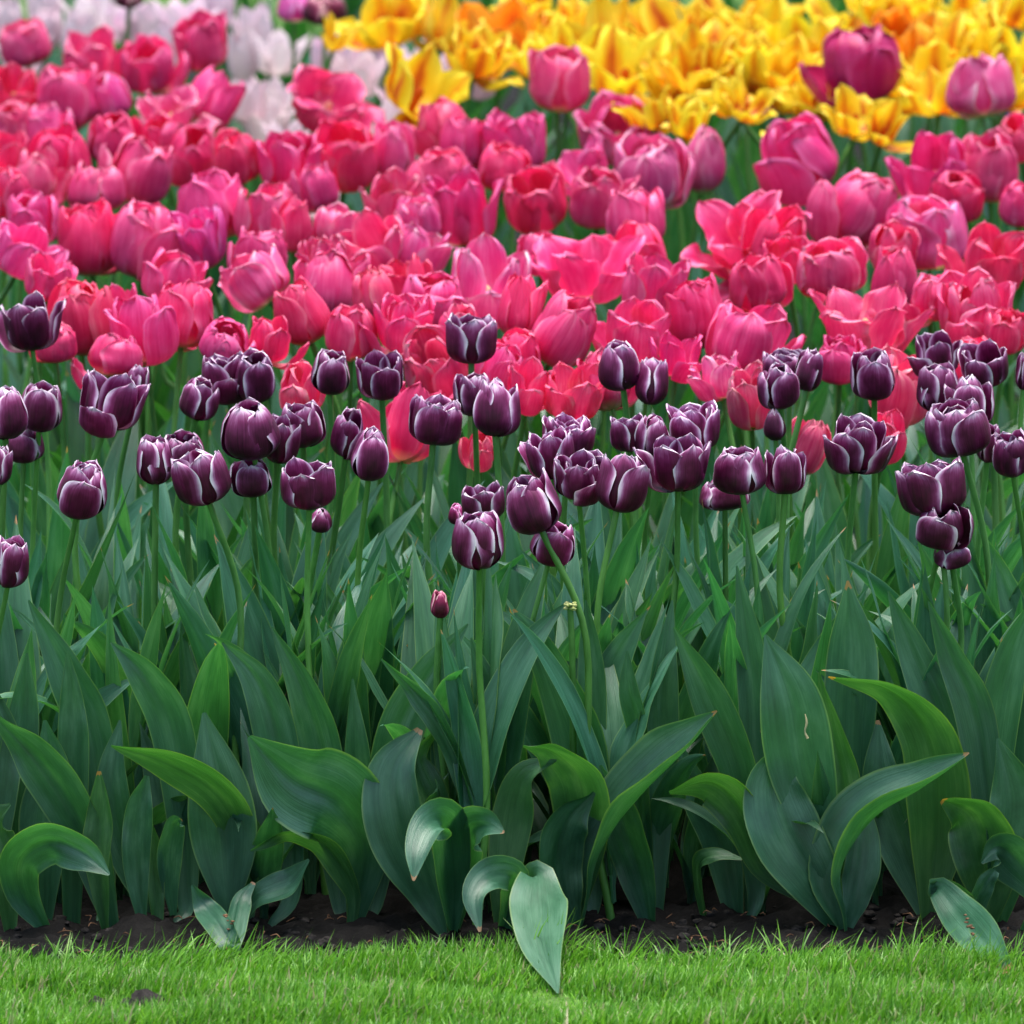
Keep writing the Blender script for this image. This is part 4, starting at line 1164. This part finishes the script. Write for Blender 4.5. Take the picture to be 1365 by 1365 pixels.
# leafy plants without blooms between the stems
for i in range(84):
    r = np.random.default_rng(8500 + i)
    Y0 = 0.15 + 0.50 * ((i * 0.618) % 1.0)
    x0 = -0.62 + 1.24 * ((i + 0.5) / 84) + r.normal(0, 0.02)
    root = thing('tulip_plant', 'leafy tulip plant without a bloom, among the stems of the purple ones', 'tulip plant', np.array([x0, Y0, 0.0]), 'bloomless plants between the purple stems')
    a0 = r.uniform(0, 6.28)
    for j in range(4):
        wild_leaf(root, np.array([x0, Y0, 0.0]), a0 + j * 1.9 + r.normal(0, .3), r.uniform(0.26, 0.41), r.uniform(0.032, 0.060), R_(r.uniform(4, 24)), R_(max(0, r.normal(22, 30))), r, leafcol(r, 1.42),
                  roll=r.normal(0, 0.7), wave=r.uniform(0.001, 0.005), cup1=r.uniform(0.2, 0.6))

for i in range(20):
    r = np.random.default_rng(8700 + i)
    x0, Y0 = -0.60 + 1.2 * ((i + 0.5) / 20) + r.normal(0, 0.015), r.uniform(0.05, 0.14)
    root = thing('tulip_plant', 'short tulip plant of narrow leaves in the shade between the broad-leaved ones', 'tulip plant', np.array([x0, Y0, 0.0]), 'short shaded plants near the front edge')
    a0 = r.uniform(0, 6.28)
    for j in range(4):
        wild_leaf(root, np.array([x0, Y0, 0.0]), a0 + j * 1.7 + r.normal(0, .3), r.uniform(0.13, 0.26), r.uniform(0.018, 0.042), R_(r.uniform(8, 40)), R_(max(0, r.normal(30, 40))), r, leafcol(r, 0.8),  # leaf tint dimmed: shade of the front gaps put into the colour
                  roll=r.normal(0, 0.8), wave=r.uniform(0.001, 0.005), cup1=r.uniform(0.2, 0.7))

# beheaded stem with a chewed yellow top
root = thing('cut_tulip_stem', 'beheaded tulip stem with a ragged yellow top below the leaning purple bloom', 'cut stem', at_y(764, 1150, .04) * np.array([1, 1, 0]))
K = np.array([at_y(764, 1200, .05), at_y(764, 1000, .05), at_y(763, 880, .04), at_y(760, 808, .04)]) - np.array(root.location)
V, U, F = tube(K, [.0042, .004, .0036, .0034], 8, 14)
link('stem', mesh_np('stem', V, F, U), M['stem'], root, (.8, .9, .8))
cr = []
for j in range(14):
    a = j * 2.4
    V, U, F = lump(0.0028, j)
    cr.append((V + K[-1] + np.array([0.005 * math.cos(a), 0.005 * math.sin(a), 0.003 * math.sin(j)]), U, F))
V, U, F = merge(cr)
link('seed_head', mesh_np('seed_head', V, F, U), M['pistil'], root)

# scraps lying on leaves
for (px, py, Y, n_, lab) in ((1296, 1240, -.16, 11, 'brown withered flower scraps lying on the fallen leaf at the right'),
                             (306, 1236, -.09, 9, 'brown withered flower scraps lying in the V of the floppy leaves'),
                             (1247, 1316, -.34, 7, 'reddish dry scraps caught in the grass below the fallen leaf')):
    r = np.random.default_rng(int(px))
    sc_ = []
    c0 = at_y(px, py, Y - .008)
    for j in range(n_):
        V, U, F = lump(r.uniform(.0015, .003), j + int(px), .5)
        off = np.array([(j / n_ - .5) * (.016 if px == 1296 else .006), 0, -(j / n_ - .5) * .032 if px != 1247 else 0]) + r.normal(0, .0018, 3)
        sc_.append((V + off, U, F))
    V, U, F = merge(sc_)
    o = link('dry_scraps', mesh_np('dry_scraps', V, F, U), M['dry'])
    o.location = c0
    o['label'] = lab; o['category'] = 'plant scraps'; o['kind'] = 'stuff'
# withered scrap stuck on the tall scarred leaf
p = at_y(1073, 968, -.012)
V, U, F = tube(np.array([[0, 0, .014], [.002, -.001, .004], [.0, 0, -.006], [.003, 0, -.014]]), [.0005, .0014, .0008, .0018], 6, 10)
o = link('withered_petal', mesh_np('withered_petal', V, F, U), M['straw'])
o.location = p
o['label'] = 'thin straw-coloured withered scrap stuck on the tall broad leaf at the right'; o['category'] = 'plant scrap'
